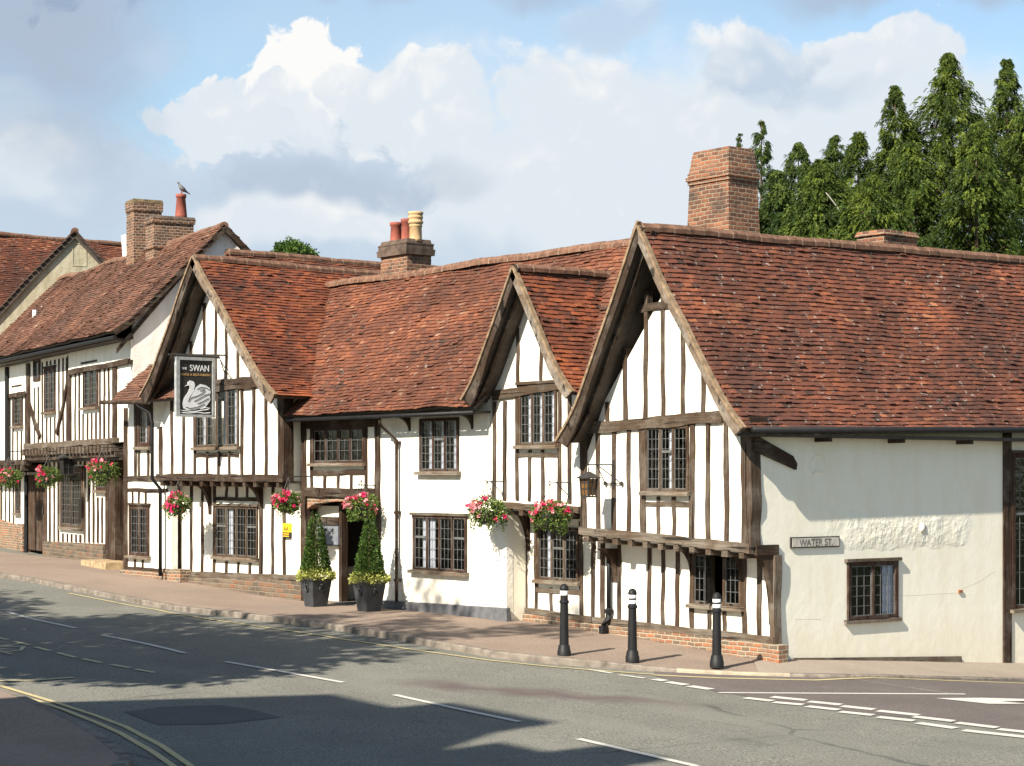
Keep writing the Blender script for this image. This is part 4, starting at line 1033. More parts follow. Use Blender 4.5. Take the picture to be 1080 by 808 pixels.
W16 = (DF.X(102, y2), DF.X(115, y2), DF.hs(108, 517, y2)[1], DF.hs(108, 500, y2)[1])
panel(DF, [(dL, .6), (DF.X(26, y2), .6), (DF.X(26, y2), 3.6), (dL, 3.6)], y2, [W15], name='lower_wall', mat=M['white'], parent=D)
panel(DF, [(DF.X(50, y2), .6), (DF.X(117, y2), .6), (DF.X(117, y2), 3.8), (DF.X(50, y2), 3.8)], y2, [W14, W16], name='lower_wall', mat=M['white'], parent=D)
window(DF, D, *W14, y2, 2, curtain='--', rows=8, cols=4, fw=.12, mats=M['frame'], dark=True)
window(DF, D, *W15, y2, 1, curtain='-', rows=6, cols=3, fw=.10, mats=M['framed'], head=False); window(DF, D, *W16, y2, 1, curtain='-', rows=3, cols=4, fw=.12, mats=M['framed'], head=False)
px = 53.
while px < 116:
    x = DF.X(px, y2); hit = [wv for wv in (W14, W16) if wv[0] - .1 < x < wv[1] + .1]
    b = DF.hs(px, 571 + (px - 52) * .03, y2)[1]
    if not hit: stick(DF, D, 'stud', M['oakd_v'], (x, b), (x, 3.7), .16, y2, n=4)
    else:
        stick(DF, D, 'stud', M['oakd_v'], (x, b), (x, hit[0][2] - .2), .15, y2, n=3); stick(DF, D, 'stud', M['oakd_v'], (x, hit[0][3] + .1), (x, 3.7), .15, y2, n=3)
    px += 4.6
px = -2.
while px < 16:
    x = DF.X(px, y2); stick(DF, D, 'stud', M['oakd_v'], (x, 1.5), (x, 3.2), .13, y2, n=3); px += 4.2
xa, xb = DF.X(50, y2), DF.X(114, y2)
zq = lambda x: DF.hs(52, 571, y2)[1] + (DF.hs(114, 574, y2)[1] - DF.hs(52, 571, y2)[1]) * (x - xa) / (xb - xa)
mb = MB(DF); mb.hexa([(xa, y2 - .15, .0), (xb, y2 - .15, .0), (xb, y2 + .1, .0), (xa, y2 + .1, .0), (xa, y2 - .15, zq(xa)), (xb, y2 - .15, zq(xb)), (xb, y2 + .1, zq(xb)), (xa, y2 + .1, zq(xa))]); mb.build('stone_plinth', M['stoneP'], D)
xc, xe = dL, DF.X(22, y2)
mb = MB(DF); mb.hexa([(xc, y2 - .12, 0), (xe, y2 - .12, 0), (xe, y2 + .1, 0), (xc, y2 + .1, 0), (xc, y2 - .12, 1.65), (xe, y2 - .12, 1.5), (xe, y2 + .1, 1.5), (xc, y2 + .1, 1.65)]); mb.build('brick_plinth', M['brickP'], D)
mb = MB(DF); x = DF.X(27, y2); 
for k in range(7): mb.box(x - .45 + (k % 2) * .1, x + .25, y2 - .16, y2 + .1, .55 + k * .15, .67 + k * .15)
mb.build('brick_pier', M['brickP'], D)
# doors
xa, xb = DF.X(29, y2), DF.X(50, y2)
mb = MB(DF); mb.box(xa, xb, y2 + .02, y2 + .12, .75, 3.5); 
for k in range(8):
    x = xa + (xb - xa) * k / 8; mb.box(x + .02, x + (xb - xa) / 8 - .02, y2 - .02, y2 + .02, .78, 3.4)
dd = mb.build('door', M['door'], D); dd['label'] = 'wide plank gate'
mb = MB(DF); x = xb - .3; mb.tube([(x, y2 - .06, 1.9), (x, y2 - .06, 2.15)], .025, 6); mb.build('handle', M['iron'], dd)
xa, xb = DF.X(114.5, y2), DF.X(131, y2)
mb = MB(DF); mb.box(xa, xa + .28, y2 - .1, y2 + .15, .7, 3.6); mb.build('door_post', M['oakd_v'], D)
mb = MB(DF); mb.box(xb - .6, xb, y2 - .25, y2 + .15, .6, 3.9); mb.build('corner_post', M['oakd_v'], D)
mb = MB(DF); mb.box(xa + .28, xb - .6, y2 + .1, y2 + .16, .6, 3.6); dd = mb.build('door', M['door'], D)
dd['label'] = 'dark recessed door'
mb = MB(DF); mb.tube([(xb - 1.1, y2 + .06, 1.7), (xb - 1.1, y2 + .06, 1.9)], .025, 6); mb.build('handle', M['iron'], dd)
x = DF.X(115, y2 - .5); a, b = DF.w((x, y2 - .5, 0))[:2]
mb = MB(DF); mb.box(x - 1.1, x + 1.2, y2 - .95, y2 - .17, g(a, b) - .3, g(a, b) + .16); mb.build('door_step', M['stone'], D)
# pipes
x = DF.X(22.5, y2 - .5); mb = MB(DF); mb.tube([(x, y2 - .35, 3.4), (x, y2 - .35, gD(x) - .05)], .07, 8); mb.build('downpipe', M['black'], D)
x = DF.X(8, -.1); mb = MB(DF); mb.tube([(x, -.12, 6.5), (x, -.12, 3.5)], .07, 8); mb.build('downpipe', M['black'], D)
# chimneys
b_, z_ = DF.ws(141, 268, -6.5); b2_, _ = DF.ws(171, 268, -6.5); zt_ = DF.ws(150, 210, -6.5)[1]
w_ = DF.X(141, b_) - DF.X(133, b_)
chimney(DF, D, -6.5 - w_ / 2 , (b_ + b2_) / 2, 8.0, zt_, w_, b2_ - b_, w_ * .97, (b2_ - b_) * .98, M['brickD'], 'moss', 'tall plain brick stack with a mossy cap')
b_, z_ = DF.ws(162, 270, -4.6); b2_, _ = DF.ws(205, 270, -4.6); zt_ = DF.ws(180, 228, -4.6)[1]
ch2 = chimney(DF, D, -5.0, (b_ + b2_) / 2, 8.0, zt_, .8, b2_ - b_, .78, (b2_ - b_) * .97, M['brickD'], 'band', 'wide banded brick stack with one red pot')
pb, pz = DF.ws(191, 227, -5.0); pz2 = DF.ws(191, 205, -5.0)[1]; hh = pz2 - zt_
pot(DF, ch2, -5.0, pb, zt_, [(.18, -.05), (.17, .1), (.125, hh * .85), (.15, hh * .87), (.15, hh), (.10, hh), (.1, hh - .2)], M['potred'])
POTTOP = DF.w((-5.0, pb, pz2))
for px_, py_ in ((37, 338), (46, 334)):
    y = 1.0 + (0.35 if px_ > 40 else 0); x, z = DF.hs(px_, py_ + 8, y); mb = MB(DF); mb.tube([(x, y, z - .4), (x, y, DF.hs(px_, py_ - 11, y)[1])], .085, 8); mb.build('vent_pipe', M['flash'], D)
p = DF.hs(134, 262, 2.6); mb = MB(DF); mb.hexa([(p[0] - .35, 2.6, p[1] - .6), (p[0] + .05, 2.6, p[1] - .6), (p[0] + .05, 2.75, p[1] - .6), (p[0] - .35, 2.75, p[1] - .6), (p[0] - .6, 2.6, p[1] + .45), (p[0] - .2, 2.6, p[1] + .45), (p[0] - .2, 2.75, p[1] + .45), (p[0] - .6, 2.75, p[1] + .45)]); mb.build('flashing', M['flash'], D)
mb = MB(DF); mb.box(dL, -.5, 1.8, 1.9, .5, 6.6); mb.build('inner_wall', M['inner'], D)
mb = MB(DF); mb.box(dL, -.5, 5.0, 5.1, .5, 6.8); mb.build('rear_wall', M['inner'], D)
mb = MB(DF); mb.box(dL, -.5, .8, 1.8, 3.6, 3.7); mb.build('floor', M['inner'], D)

# ================================================================== HOUSES BEHIND
oE = DF.w((dL - .05, 0, 0)); EF = Frame(oE[0], oE[1], math.radians(-24))
E_ = thing('rendered_house', 'house with a tall bare rendered gable rising behind the far jettied house', 'house', EF.w((-3, 3, 1.2)))
ey, ez = EF.ws(79, 243, 0.); fy, fz = EF.ws(0, 325, 0.); by_, bz_ = EF.ws(111, 280, 0.)
sl1 = (ez - fz) / (ey - fy); ez0 = ez - .1; e0 = 6.4
y0 = ey - (ez - e0) / sl1; y1 = ey + (ez - e0) / sl1
panel(EF, [(y0, .8), (y1, .8), (y1, e0), (ey, ez0), (y0, e0)], -.12, axis='x', name='gable_wall', mat=M['oldrender'], parent=E_)
LL = math.hypot(ey - y0 + .4, ez - e0 + .4 * sl1)
eF = Roof(EF, (-9, y0 - .4, e0 - .4 * sl1), (1, 0, 0), (0, 1, sl1), [(0, 0), (9, 0), (9, LL), (0, LL)], seed=50., sag=.05); eF.build('roof', M['tileD'], E_)
eB = Roof(EF, (-9, y1 + .4, e0 - .4 * sl1), (1, 0, 0), (0, -1, sl1), [(0, 0), (9, 0), (9, LL), (0, LL)], seed=51.); eB.build('roof', M['tileD'], E_)
ridge(EF, (-9, ey, ez + .02), (0.05, ey, ez + .02), E_)
for rf in (eF, eB): barge(rf, 9., 0., LL, E_, M['soffit'], depth=.16, th=.05, side=-1, up=.05)
mb = MB(EF); mb.box(-9, -.3, y0 + .1, y0 + .25, .8, e0); mb.build('front_wall', M['white'], E_)
c = EF.ws(84, 268, 0.); mb = MB(EF)
for q in ((c[0] - .24, c[0] - .20, c[1] - .4, c[1] + .38), (c[0] + .20, c[0] + .24, c[1] - .4, c[1] + .38), (c[0] - .2, c[0] + .2, c[1] + .34, c[1] + .38), (c[0] - .2, c[0] + .2, c[1] - .4, c[1] - .36)): mb.box(-.13, -.105, *q)
mb.build('blocked_opening', M['oldrender'], E_)

# long roof further up the street
fa = -46.; p0, p1 = S.ws(-40, 244, fa), S.ws(135, 249, fa)
F_ = thing('long_roofed_house', 'long brown tiled roof furthest away behind the bare rendered gable', 'house', (fa, (p0[0] + p1[0]) / 2, 2.))
Roof(S, (fa + 4, p0[0], p0[1] - 4.6), (0, 1, 0), (-4, 0, 4.6), [(0, 0), (p1[0] - p0[0], 0), (p1[0] - p0[0], 6.1), (0, 6.1)], seed=60., sag=.08).build('roof', M['tileA'], F_, bias=.1)
Roof(S, (fa - 4, p0[0], p0[1] - 4.6), (0, 1, 0), (4, 0, 4.6), [(0, 0), (p1[0] - p0[0], 0), (p1[0] - p0[0], 6.1), (0, 6.1)], seed=61.).build('roof', M['tileA'], F_, ex=.2, tw=.3)
ridge(S, (fa, p0[0], p0[1] + .02), (fa, p1[0], p0[1] + .02), F_)
mb = MB(); mb.box(fa - 3.6, fa + 3.6, p0[0] + .3, p1[0] - .3, 1., p0[1] - 4.3); mb.build('wall', M['oldrender'], F_)
mb = MB(); mb.extr([(fa - 3.6, p0[1] - 4.3), (fa + 3.6, p0[1] - 4.3), (fa, p0[1] - .2)], 1, p1[0] - .6, p1[0] - .3); mb.build('gable_wall', M['oldrender'], F_)
mb = MB(); mb.extr([(fa - 3.6, p0[1] - 4.3), (fa + 3.6, p0[1] - 4.3), (fa, p0[1] - .2)], 1, p0[0] + .3, p0[0] + .6); mb.build('gable_wall', M['oldrender'], F_)

# rear range behind the middle roofs
ha = -20.; p0, p1 = S.ws(240, 266, ha), S.ws(480, 282, ha)
H_ = thing('rear_wing', 'low tiled rear wing whose ridge shows left of the three potted chimney', 'house', (ha, (p0[0] + p1[0]) / 2, .5))
Roof(S, (ha + 3.4, p0[0], p0[1] - 3.6), (0, 1, 0), (-3.4, 0, 3.6), [(0, 0), (p1[0] - p0[0], 0), (p1[0] - p0[0], 4.95), (0, 4.95)], seed=70., sag=.06).build('roof', M['tileB'], H_, bias=.05)
Roof(S, (ha - 3.4, p0[0], p0[1] - 3.6), (0, 1, 0), (3.4, 0, 3.6), [(0, 0), (p1[0] - p0[0], 0), (p1[0] - p0[0], 4.95), (0, 4.95)], seed=71.).build('roof', M['tileB'], H_, ex=.2, tw=.3)
ridge(S, (ha, p0[0], p0[1] + .02), (ha, p1[0], p0[1] + .02), H_)
mb = MB(); mb.box(ha - 3.1, ha + 3.1, p0[0] + .3, p1[0] - .3, .0, p0[1] - 3.3); mb.build('wall', M['cream'], H_)
mb = MB(); mb.extr([(ha - 3.1, p0[1] - 3.3), (ha + 3.1, p0[1] - 3.3), (ha, p0[1] - .1)], 1, p0[0] + .3, p0[0] + .5); mb.extr([(ha - 3.1, p0[1] - 3.3), (ha + 3.1, p0[1] - 3.3), (ha, p0[1] - .1)], 1, p1[0] - .5, p1[0] - .3); mb.build('gable_wall', M['cream'], H_)

# ================================================================== LEAVES
def leaf(mb, p, d, nrm, ln, w, t):
    """one pointed leaf blade from p along d"""
    d = d.normalized(); sd = d.cross(nrm)
    if sd.length < 1e-4: sd = d.orthogonal()
    sd.normalize(); m = p + d * ln * .45
    mb.add([tuple(p), tuple(m + sd * w * .5), tuple(p + d * ln), tuple(m - sd * w * .5)], [(0, 1, 2, 3)], t)

def rv(s=1.): 
    v = Vector((R.gauss(0, 1), R.gauss(0, 1), R.gauss(0, 1))); return v.normalized() * s

def flower(mb, c, r, t):
    n = (rv() + Vector((.2, -.6, .5))).normalized(); a = n.orthogonal().normalized(); b = n.cross(a)
    for k in range(5):
        an = 2 * math.pi * k / 5 + R.random(); d = a * math.cos(an) + b * math.sin(an); e = a * math.cos(an + .6) + b * math.sin(an + .6); f = a * math.cos(an - .6) + b * math.sin(an - .6)
        mb.add([tuple(c), tuple(c + e * r * .75 + n * r * .2), tuple(c + d * r + n * r * .25), tuple(c + f * r * .75 + n * r * .2)], [(0, 1, 2, 3)], t + R.uniform(-.25, .25))

def basket(c, w, label, seed, pink=.4, hang=.32, lean=0., h=1.):
    """c = middle of the flower ball, w = its width"""
    R.seed(seed); r = w / 2
    t = thing('hanging_basket', label, 'hanging basket', (c[0], c[1], c[2] - r * .8), 'flower baskets hanging along the street front')
    mb = MB(); mb.sm = True; mb.lathe(c[0], c[1], [(.06, c[2] - r * .62), (r * .42, c[2] - r * .5), (r * .6, c[2] - r * .05), (r * .6, c[2]), (.05, c[2] - .02)], 14); mb.build('bowl', M['iron'], t)
    mb = MB()
    for k in range(3):
        an = 2.1 * k + .4; mb.tube([(c[0] + r * .55 * math.cos(an), c[1] + r * .55 * math.sin(an), c[2]), (c[0], c[1], c[2] + r * .6 + hang)], .008, 4)
    mb.build('chain', M['iron'], t)
    mb = MB(); C0 = Vector(c)
    lobes = [(rv() , R.uniform(.55, 1.1)) for _ in range(9)]
    def rad(d):
        return .62 + .38 * max(max(0, d.dot(l)) ** 3 * k for l, k in lobes)
    for k in range(1500):
        d = rv(); rr = rad(d) * r * R.uniform(.55, 1.05); p = C0 + Vector((d.x * rr, d.y * rr, d.z * rr * .74 * h))
        if p.z < c[2] - r * .45: p.z -= R.random() * .05
        leaf(mb, p, (d + rv(.8) + Vector((0, 0, -.35))), rv(), R.uniform(.04, .075), R.uniform(.022, .042), min(1, max(0, R.gauss(.5, .25))))
    for k in range(16):                                   # trailing stems
        an = R.uniform(0, 6.28); p = C0 + Vector((math.cos(an) * r * .72, math.sin(an) * r * .72, -r * .2)); L = R.uniform(.12, .34)
        for q in range(int(L / .016)):
            z = q * .016; leaf(mb, p + Vector((R.gauss(0, .018), R.gauss(0, .018), -z)), rv() + Vector((0, 0, -.6)), rv(), .05, .026, R.uniform(.2, .8))
    mb.build('foliage', M['leaf_b'], t)
    for nm, mat, n, br in (('magenta_flowers', 'fl_m', int(20 * (1 - pink)) + 3, .055), ('pink_flowers', 'fl_p', int(26 * pink) + 3, .045)):
        mb = MB()
        for k in range(n):
            d = rv()
            if d.z < -.55 or d.y > .55: d = Vector((d.x, -abs(d.y), abs(d.z)))
            rr = rad(d) * r * 1.02; q = C0 + Vector((d.x * rr, d.y * rr, d.z * rr * .76 * h))
            for m_ in range(R.randint(3, 7)): flower(mb, q + rv(R.uniform(.0, br * 1.25)), R.uniform(.026, .042), .5)
        mb.build(nm, M[mat], t)['kind'] = 'stuff'
    return t

def bracket(fr, parent, px, py, ln, y, drop=.26):
    x, z = fr.hs(px, py, y); mb = MB(fr)
    mb.tube([(x, y - .02, z), (x, y - ln, z + .01), (x, y - ln - .03, z + .04)], .011, 5); mb.tube([(x, y - .03, z - drop), (x, y - ln * .7, z)], .009, 5)
    mb.box(x - .015, x + .015, y - .035, y - .0, z - drop - .06, z + .12)
    mb.build('basket_bracket', M['iron'], parent); return x, z

SEED = 100
def hang(fr, parent, px, py, bpx, bpy, ln, y, w, label, **k):
    global SEED; SEED += 1
    if parent is not None: bracket(fr, parent, bpx, bpy, ln, y)
    x, z = fr.hs(px, py, y - ln); return basket(fr.w((x, y - ln, z)), w, label, SEED, **k)

hang(S, B, 514, 539, 532, 508, .46, 0., .86, 'hanging basket of pink and red flowers at the left edge of the small gable', pink=.45)
hang(S, B, 580, 542, 602, 509, .50, 0., .84, 'fullest hanging basket, magenta blooms beneath the upper window of the small gable', pink=.3)
hang(S, None, 304, 530, 0, 0, .45, -.45, .74, 'hanging basket left of the arched entrance, magenta on top and above the yellow sign', pink=.25)
hang(S, B, 381, 534, 398, 512, .46, 0., .80, 'hanging basket right of the arched entrance with a pink fringe above the clipped cone', pink=.55)
hang(S, None, 188, 532, 0, 0, .45, -.45, .78, 'hanging basket with one magenta patch beside the black downpipe', pink=.12)
hang(DF, None, 108, 497, 0, 0, .5, 0., .92, 'hanging basket between the plank windows and the dark recessed door of the far house', pink=.4)
hang(DF, None, 51, 502, 0, 0, .5, 0., .82, 'magenta hanging basket above the plank gate of the far house', pink=.15)
hang(DF, None, 9, 503, 0, 0, .5, 0., .92, 'hanging basket furthest up the street by the last jetty', pink=.35)
for fr, px, py, y, par in ((S, 304, 505, -.45, C), (S, 188, 507, -.45, C), (DF, 108, 474, 0., D), (DF, 51, 478, 0., D), (DF, 9, 478, 0., D)):
    x, z = fr.hs(px, py, y - .45); mb = MB(fr); mb.tube([(x, y + .1, z + .05), (x, y - .45, z + .05), (x, y - .5, z + .08)], .014, 5); mb.build('basket_bracket', M['iron'], par)

# ------------------------------------------------------------------ clipped cones in square planters
def planter(px, py, label, hcone, seed, lean):
    R.seed(seed); a, b = G(px, py, 0.); b += .22; z = g(a, b) - .01
    t = thing('topiary_planter', label, 'planter', (a, b, z), 'clipped cones either side of the entrance')
    mb = MB(); mb.taper(a, b, z, z + .58, .34, .34, .49, .49); mb.taper(a, b, z + .58, z + .63, .54, .54, .54, .54); pp = mb.build('pot', M['pot'], t)
    mb = MB(); mb.sm = True; mb.lathe(0, 0, [(.005, 0)], 4) if False else None
    for sx, sy in ((0, -1), (1, 0)):
        ring = [(a + (math.cos(k * .7) * .055 if sx == 0 else .235), b + (math.cos(k * .7) * .055 if sy == 0 else -.235), z + .40 + .065 * math.sin(k * .7)) for k in range(10)]
        mb.tube(ring, .016, 6); mb.lathe(a + sx * .22, b + sy * .22, [(.05, z + .44), (.06, z + .48), (.03, z + .52)], 10)
    mb.build('ring_handle', M['pot'], pp)
    mb = MB(); mb.tube([(a, b, z + .6), (a, b, z + .66 + hcone * .8)], .03, 6, .012); mb.build('trunk', M['bark'], t)
    mb = MB(); base = z + .72
    for k in range(5200):
        h = 1 - math.sqrt(R.random()); hh = h * hcone; an = R.uniform(0, 6.283)
        rr = (.27 * (1 - h) ** .72 + .035) * (R.uniform(.72, 1.04)) * (1 + .14 * nz(an * 1.2 + seed, h * 5.) + .08 * nz(an * 5., h * 14.))
        p = Vector((a + lean * h + math.cos(an) * rr, b + math.sin(an) * rr, base + hh))
        leaf(mb, p, Vector((math.cos(an), math.sin(an), .5)) + rv(.9), rv(), R.uniform(.035, .06), R.uniform(.02, .034), min(1, max(0, R.gauss(.45, .25))))
    mb.build('clipped_cone', M['leaf_t'], t)
    mb = MB()
    for k in range(2000):
        an = R.uniform(0, 6.283); rr = R.uniform(.12, .40) * (1 + .12 * nz(an * 2, seed)); zz = z + .66 + .16 * math.sqrt(max(0, 1 - min(1, rr / .46) ** 2)) * R.uniform(.2, 1.2) - (R.random() * .12 if rr > .30 else 0)
        leaf(mb, Vector((a + math.cos(an) * rr, b + math.sin(an) * rr, zz)), Vector((math.cos(an), math.sin(an), .1)) + rv(.8), rv(), R.uniform(.04, .07), R.uniform(.025, .045), min(1, max(0, R.gauss(.6, .25))))
    mb.build('ivy_skirt', M['leaf_s'], t)
planter(324, 640, 'dark square planter with a clipped green cone left of the entrance passage', 1.32, 501, -.03)
planter(380, 645, 'dark square planter with a clipped green cone right of the entrance, beneath the hanging basket', 1.22, 502, .02)
R.seed(77)

# ------------------------------------------------------------------ bollards
def bollard(px, py, label, bands):
    a, b = G(px, py, 0.); z = g(a, b)
    t = thing('bollard', label, 'bollard', (a, b, z), 'black bollards along the kerb'); 
    mb = MB(); mb.lathe(a, b, [(.115, z - .03), (.115, z + .07), (.108, z + .08), (.095, z + .16), (.078, z + .18), (.072, z + .5), (.068, z + .86), (.080, z + .87), (.083, z + .89), (.080, z + .91), (.066, z + .92), (.065, z + 1.09), (.074, z + 1.095), (.075, z + 1.115), (.068, z + 1.13), (.06, z + 1.16), (.03, z + 1.185), (.004, z + 1.19)], 24)
    for v in mb.smf: pass
    o = mb.build('post', M['black'], t); o.data.polygons.foreach_set('use_smooth', [True] * len(o.data.polygons))
    if hasattr(o.data, 'set_sharp_from_angle'): o.data.set_sharp_from_angle(angle=math.radians(35))
    for z0, z1 in bands:
        mb = MB(); mb.sm = True; mb.lathe(a, b, [(.068, z + z0), (.069, z + z0 + .004), (.0685, z + z1 - .004), (.0675, z + z1)], 24); mb.build('reflective_band', M['bandw'], t)
bollard(595, 691, 'black bollard with a single narrow white band, nearest the hanging baskets', [(1.0, 1.075)])
bollard(667, 697, 'black bollard with two white bands standing between the other two', [(.94, 1.0), (1.03, 1.085)])
bollard(756, 702, 'black bollard with two white bands in front of the open casement and brick plinth', [(.94, 1.0), (1.03, 1.085)])

# ------------------------------------------------------------------ lanterns
def lantern(fr, c, w, h, label, mat, parent_loc):
    t = thing('wall_lantern', label, 'lantern', fr.w((c[0], c[1], c[2])))
    x, y, z = c
    mb = MB(fr); mb.taper(x, y, z + h * .72, z + h * .76, w * 1.5, w * 1.5, w * 1.5, w * 1.5); mb.taper(x, y, z + h * .76, z + h, w * 1.4, w * 1.4, .05, .05); mb.tube([(x, y, z + h), (x, y, z + h * 1.08), (x, y, z + h * 1.16)], .014, 6); mb.build('hood', M['iron'], t)
    mb = MB(fr)
    for sx in (-1, 1):
        for sy in (-1, 1):
            mb.hexa([(x + sx * w * .42 - .012, y + sy * w * .42 - .012, z), (x + sx * w * .42 + .012, y + sy * w * .42 - .012, z), (x + sx * w * .42 + .012, y + sy * w * .42 + .012, z), (x + sx * w * .42 - .012, y + sy * w * .42 + .012, z),
                     (x + sx * w * .5 - .012, y + sy * w * .5 - .012, z + h * .72), (x + sx * w * .5 + .012, y + sy * w * .5 - .012, z + h * .72), (x + sx * w * .5 + .012, y + sy * w * .5 + .012, z + h * .72), (x + sx * w * .5 - .012, y + sy * w * .5 + .012, z + h * .72)])
    for sx, sy in ((0, -1), (0, 1), (-1, 0), (1, 0)):
        mb.tube([(x + sx * w * .43, y + sy * w * .43, z), (x + sx * w * .5, y + sy * w * .5, z + h * .72)], .008, 4)
    mb.box(x - w * .48, x + w * .48, y - w * .48, y + w * .48, z - .03, z)
    for k in (.3, .56): 
        q = w * (.42 + .08 * k / .72) + .004; mb.box(x - q, x + q, y - q, y + q, z + h * k - .008, z + h * k + .008)
    mb.build('cage', M['iron'], t)
    mb = MB(fr); mb.taper(x, y, z + .01, z + h * .71, w * .80, w * .80, w * .94, w * .94); mb.build('glass', mat, t)
    return t
# lantern by the corner house: arm out from the stud at px 648
xs_, zs_ = S.hs(648.5, 490, 0.); yl_ = -.62
lx = xs_; lz = S.hs(619, 523, yl_)[1]
lantern(S, (lx, yl_, lz), .22, .43, 'black lantern with amber panes on an iron arm beside the big gable', M['amber'], None)
mb = MB(); mb.tube([(lx, -.02, zs_), (lx, yl_ - .05, zs_)], .013, 6); mb.tube([(lx, yl_, zs_), (lx, yl_, lz + .44)], .008, 5)
mb.tube([(lx, yl_ * .7, zs_), (lx - .22, -.04, zs_ - .34)], .010, 5); mb.tube([(lx, yl_ * .7, zs_), (lx + .22, -.04, zs_ - .34)], .010, 5)
mb.tube([(lx - .22, -.04, zs_ - .34), (lx + .22, -.04, zs_ - .34)], .008, 5)
for sx in (-.22, .22): mb.lathe(lx + sx, -.04, [(.01, zs_ - .38), (.035, zs_ - .36), (.035, zs_ - .32), (.01, zs_ - .30)], 8)
mb.box(lx - .02, lx + .02, -.045, .0, zs_ - .42, zs_ + .08); mb.build('lantern_arm', M['iron'], A)
c = DF.hs(71, 500, -.1); lantern(DF, (c[0], -.1, c[1]), .34, .62, 'tall black lantern hanging in the shade of the far house jetty', M['black'], None)
mb = MB(DF); z = DF.hs(71, 480, -.1)[1]; mb.tube([(c[0], .6, z + .05), (c[0], -.1, z + .05), (c[0], -.1, z - .1)], .02, 5); mb.build('lantern_arm', M['iron'], D)

# ------------------------------------------------------------------ signs
def text(s, size, fr_fn, parent, mat, name='lettering', depth=.004, align='CENTER', sx=1.):
    cu = bpy.data.curves.new(name, 'FONT'); cu.body = s; cu.size = size; cu.align_x = align; cu.extrude = depth
    tmp = bpy.data.objects.new('tmp', cu); COL.objects.link(tmp)
    me = bpy.data.meshes.new_from_object(tmp.evaluated_get(bpy.context.evaluated_depsgraph_get()))
    vs = [fr_fn(v.co.x * sx, v.co.y, v.co.z) for v in me.vertices]; fs = [tuple(p.vertices) for p in me.polygons]
    bpy.data.objects.remove(tmp); bpy.data.curves.remove(cu); bpy.data.meshes.remove(me)
    mb = MB(); mb.add(vs, fs); return mb.build(name, mat, parent)

# street name plate on the side wall
y0, y1 = S.ws(833, 572, SWX)[0], S.ws(884, 572, SWX)[0]; z0, z1 = S.ws(858, 577.5, SWX)[1], S.ws(858, 566, SWX)[1]
t = thing('street_sign', 'grey street name plate reading WATER ST fixed on the cream wall', 'street sign', (.14, (y0 + y1) / 2, z0))
mb = MB(); mb.box(.09, .135, y0, y1, z0, z1); mb.build('backing', M['iron'], t)
mb = MB(); mb.box(.1355, .145, y0 + .025, y1 - .025, z0 + .02, z1 - .02); mb.build('plate', M['plate'], t)
text('WATER ST.', (z1 - z0) * .92, lambda x, y, z: (.146 + z, (y0 + y1) / 2 + x, z0 + (z1 - z0) * .18 + y), t, M['letter'], sx=.98)

# hanging pictorial sign on its iron arm
sx_ = -16.35
sy0, sz1 = S.ws(185, 376, sx_); sy1, _ = S.ws(226, 376, sx_); sz0 = S.ws(206, 440, sx_)[1]
W_, H__ = sy1 - sy0, sz1 - sz0
t = thing('pub_sign', 'hanging black sign with a white swan and silver frame high on the gable', 'hanging sign', (sx_, (sy0 + sy1) / 2, sz0))
mb = MB(); mb.box(sx_ - .03, sx_ + .015, sy0 + .06, sy1 - .06, sz0 + .05, sz1 - .05); mb.build('board', M['signblk'], t)
mb = MB()
mb.box(sx_ - .05, sx_ + .045, sy0, sy0 + .09, sz0, sz1); mb.box(sx_ - .05, sx_ + .045, sy1 - .07, sy1, sz0, sz1); mb.box(sx_ - .048, sx_ + .043, sy0 + .09, sy1 - .07, sz0, sz0 + .06); mb.box(sx_ - .048, sx_ + .043, sy0 + .09, sy1 - .07, sz1 - .07, sz1)
mb.build('frame', M['signfr'], t)
P_ = lambda u, v, d=.02: (sx_ + d, sy0 + W_ * u, sz0 + H__ * v)
text('THE', .075, lambda x, y, z: (sx_ + .02 + z, sy0 + W_ * .215 + x, sz0 + H__ * .79 + y), t, M['silver'], name='small_lettering')
text('SWAN', .20, lambda x, y, z: (sx_ + .02 + z, sy0 + W_ * .61 + x, sz0 + H__ * .77 + y), t, M['silver'], sx=.86)
text('HOTEL & RESTAURANT', .075, lambda x, y, z: (sx_ + .02 + z, sy0 + W_ * .51 + x, sz0 + H__ * .69 + y), t, M['gold'], name='small_lettering')
def zq_(x, y): yy = (725 - y) / 515; return ((x - (155 - 35 * yy)) / 333, yy)
body = [(212, 463), (236, 445), (233, 428), (252, 412), (284, 418), (299, 445), (291, 500), (264, 550), (248, 590), (262, 578), (285, 520), (312, 466), (345, 440), (388, 447), (425, 470), (437, 500), (432, 545), (440, 575), (418, 612), (398, 642), (352, 650), (300, 664), (240, 665), (212, 650), (203, 612), (212, 568), (240, 520), (257, 478), (250, 456), (236, 455)]
mb = MB(); pts = [zq_(*p) for p in body]; n = len(pts)
mb.add([P_(u, v, .028) for u, v in pts] + [P_(u, v, .012) for u, v in pts], [tuple(range(n))] + [(i, (i + 1) % n, n + (i + 1) % n, n + i) for i in range(n)])
mb.build('swan_emblem', M['silver'], t)
mb = MB()
for path in ([(248, 592), (275, 560), (320, 545), (365, 520), (385, 490)], [(300, 590), (345, 565), (390, 535), (430, 520)], [(330, 610), (375, 590), (425, 560)], [(318, 485), (350, 468), (390, 470), (430, 492)], [(345, 500), (380, 482)], [(230, 640), (270, 652), (330, 640), (390, 612)]):
    q = [P_(*zq_(*p), .030) for p in path]; mb.tube(q, .008, 4)
mb.build('feather_lines', M['signblk'], t)
mb = MB()
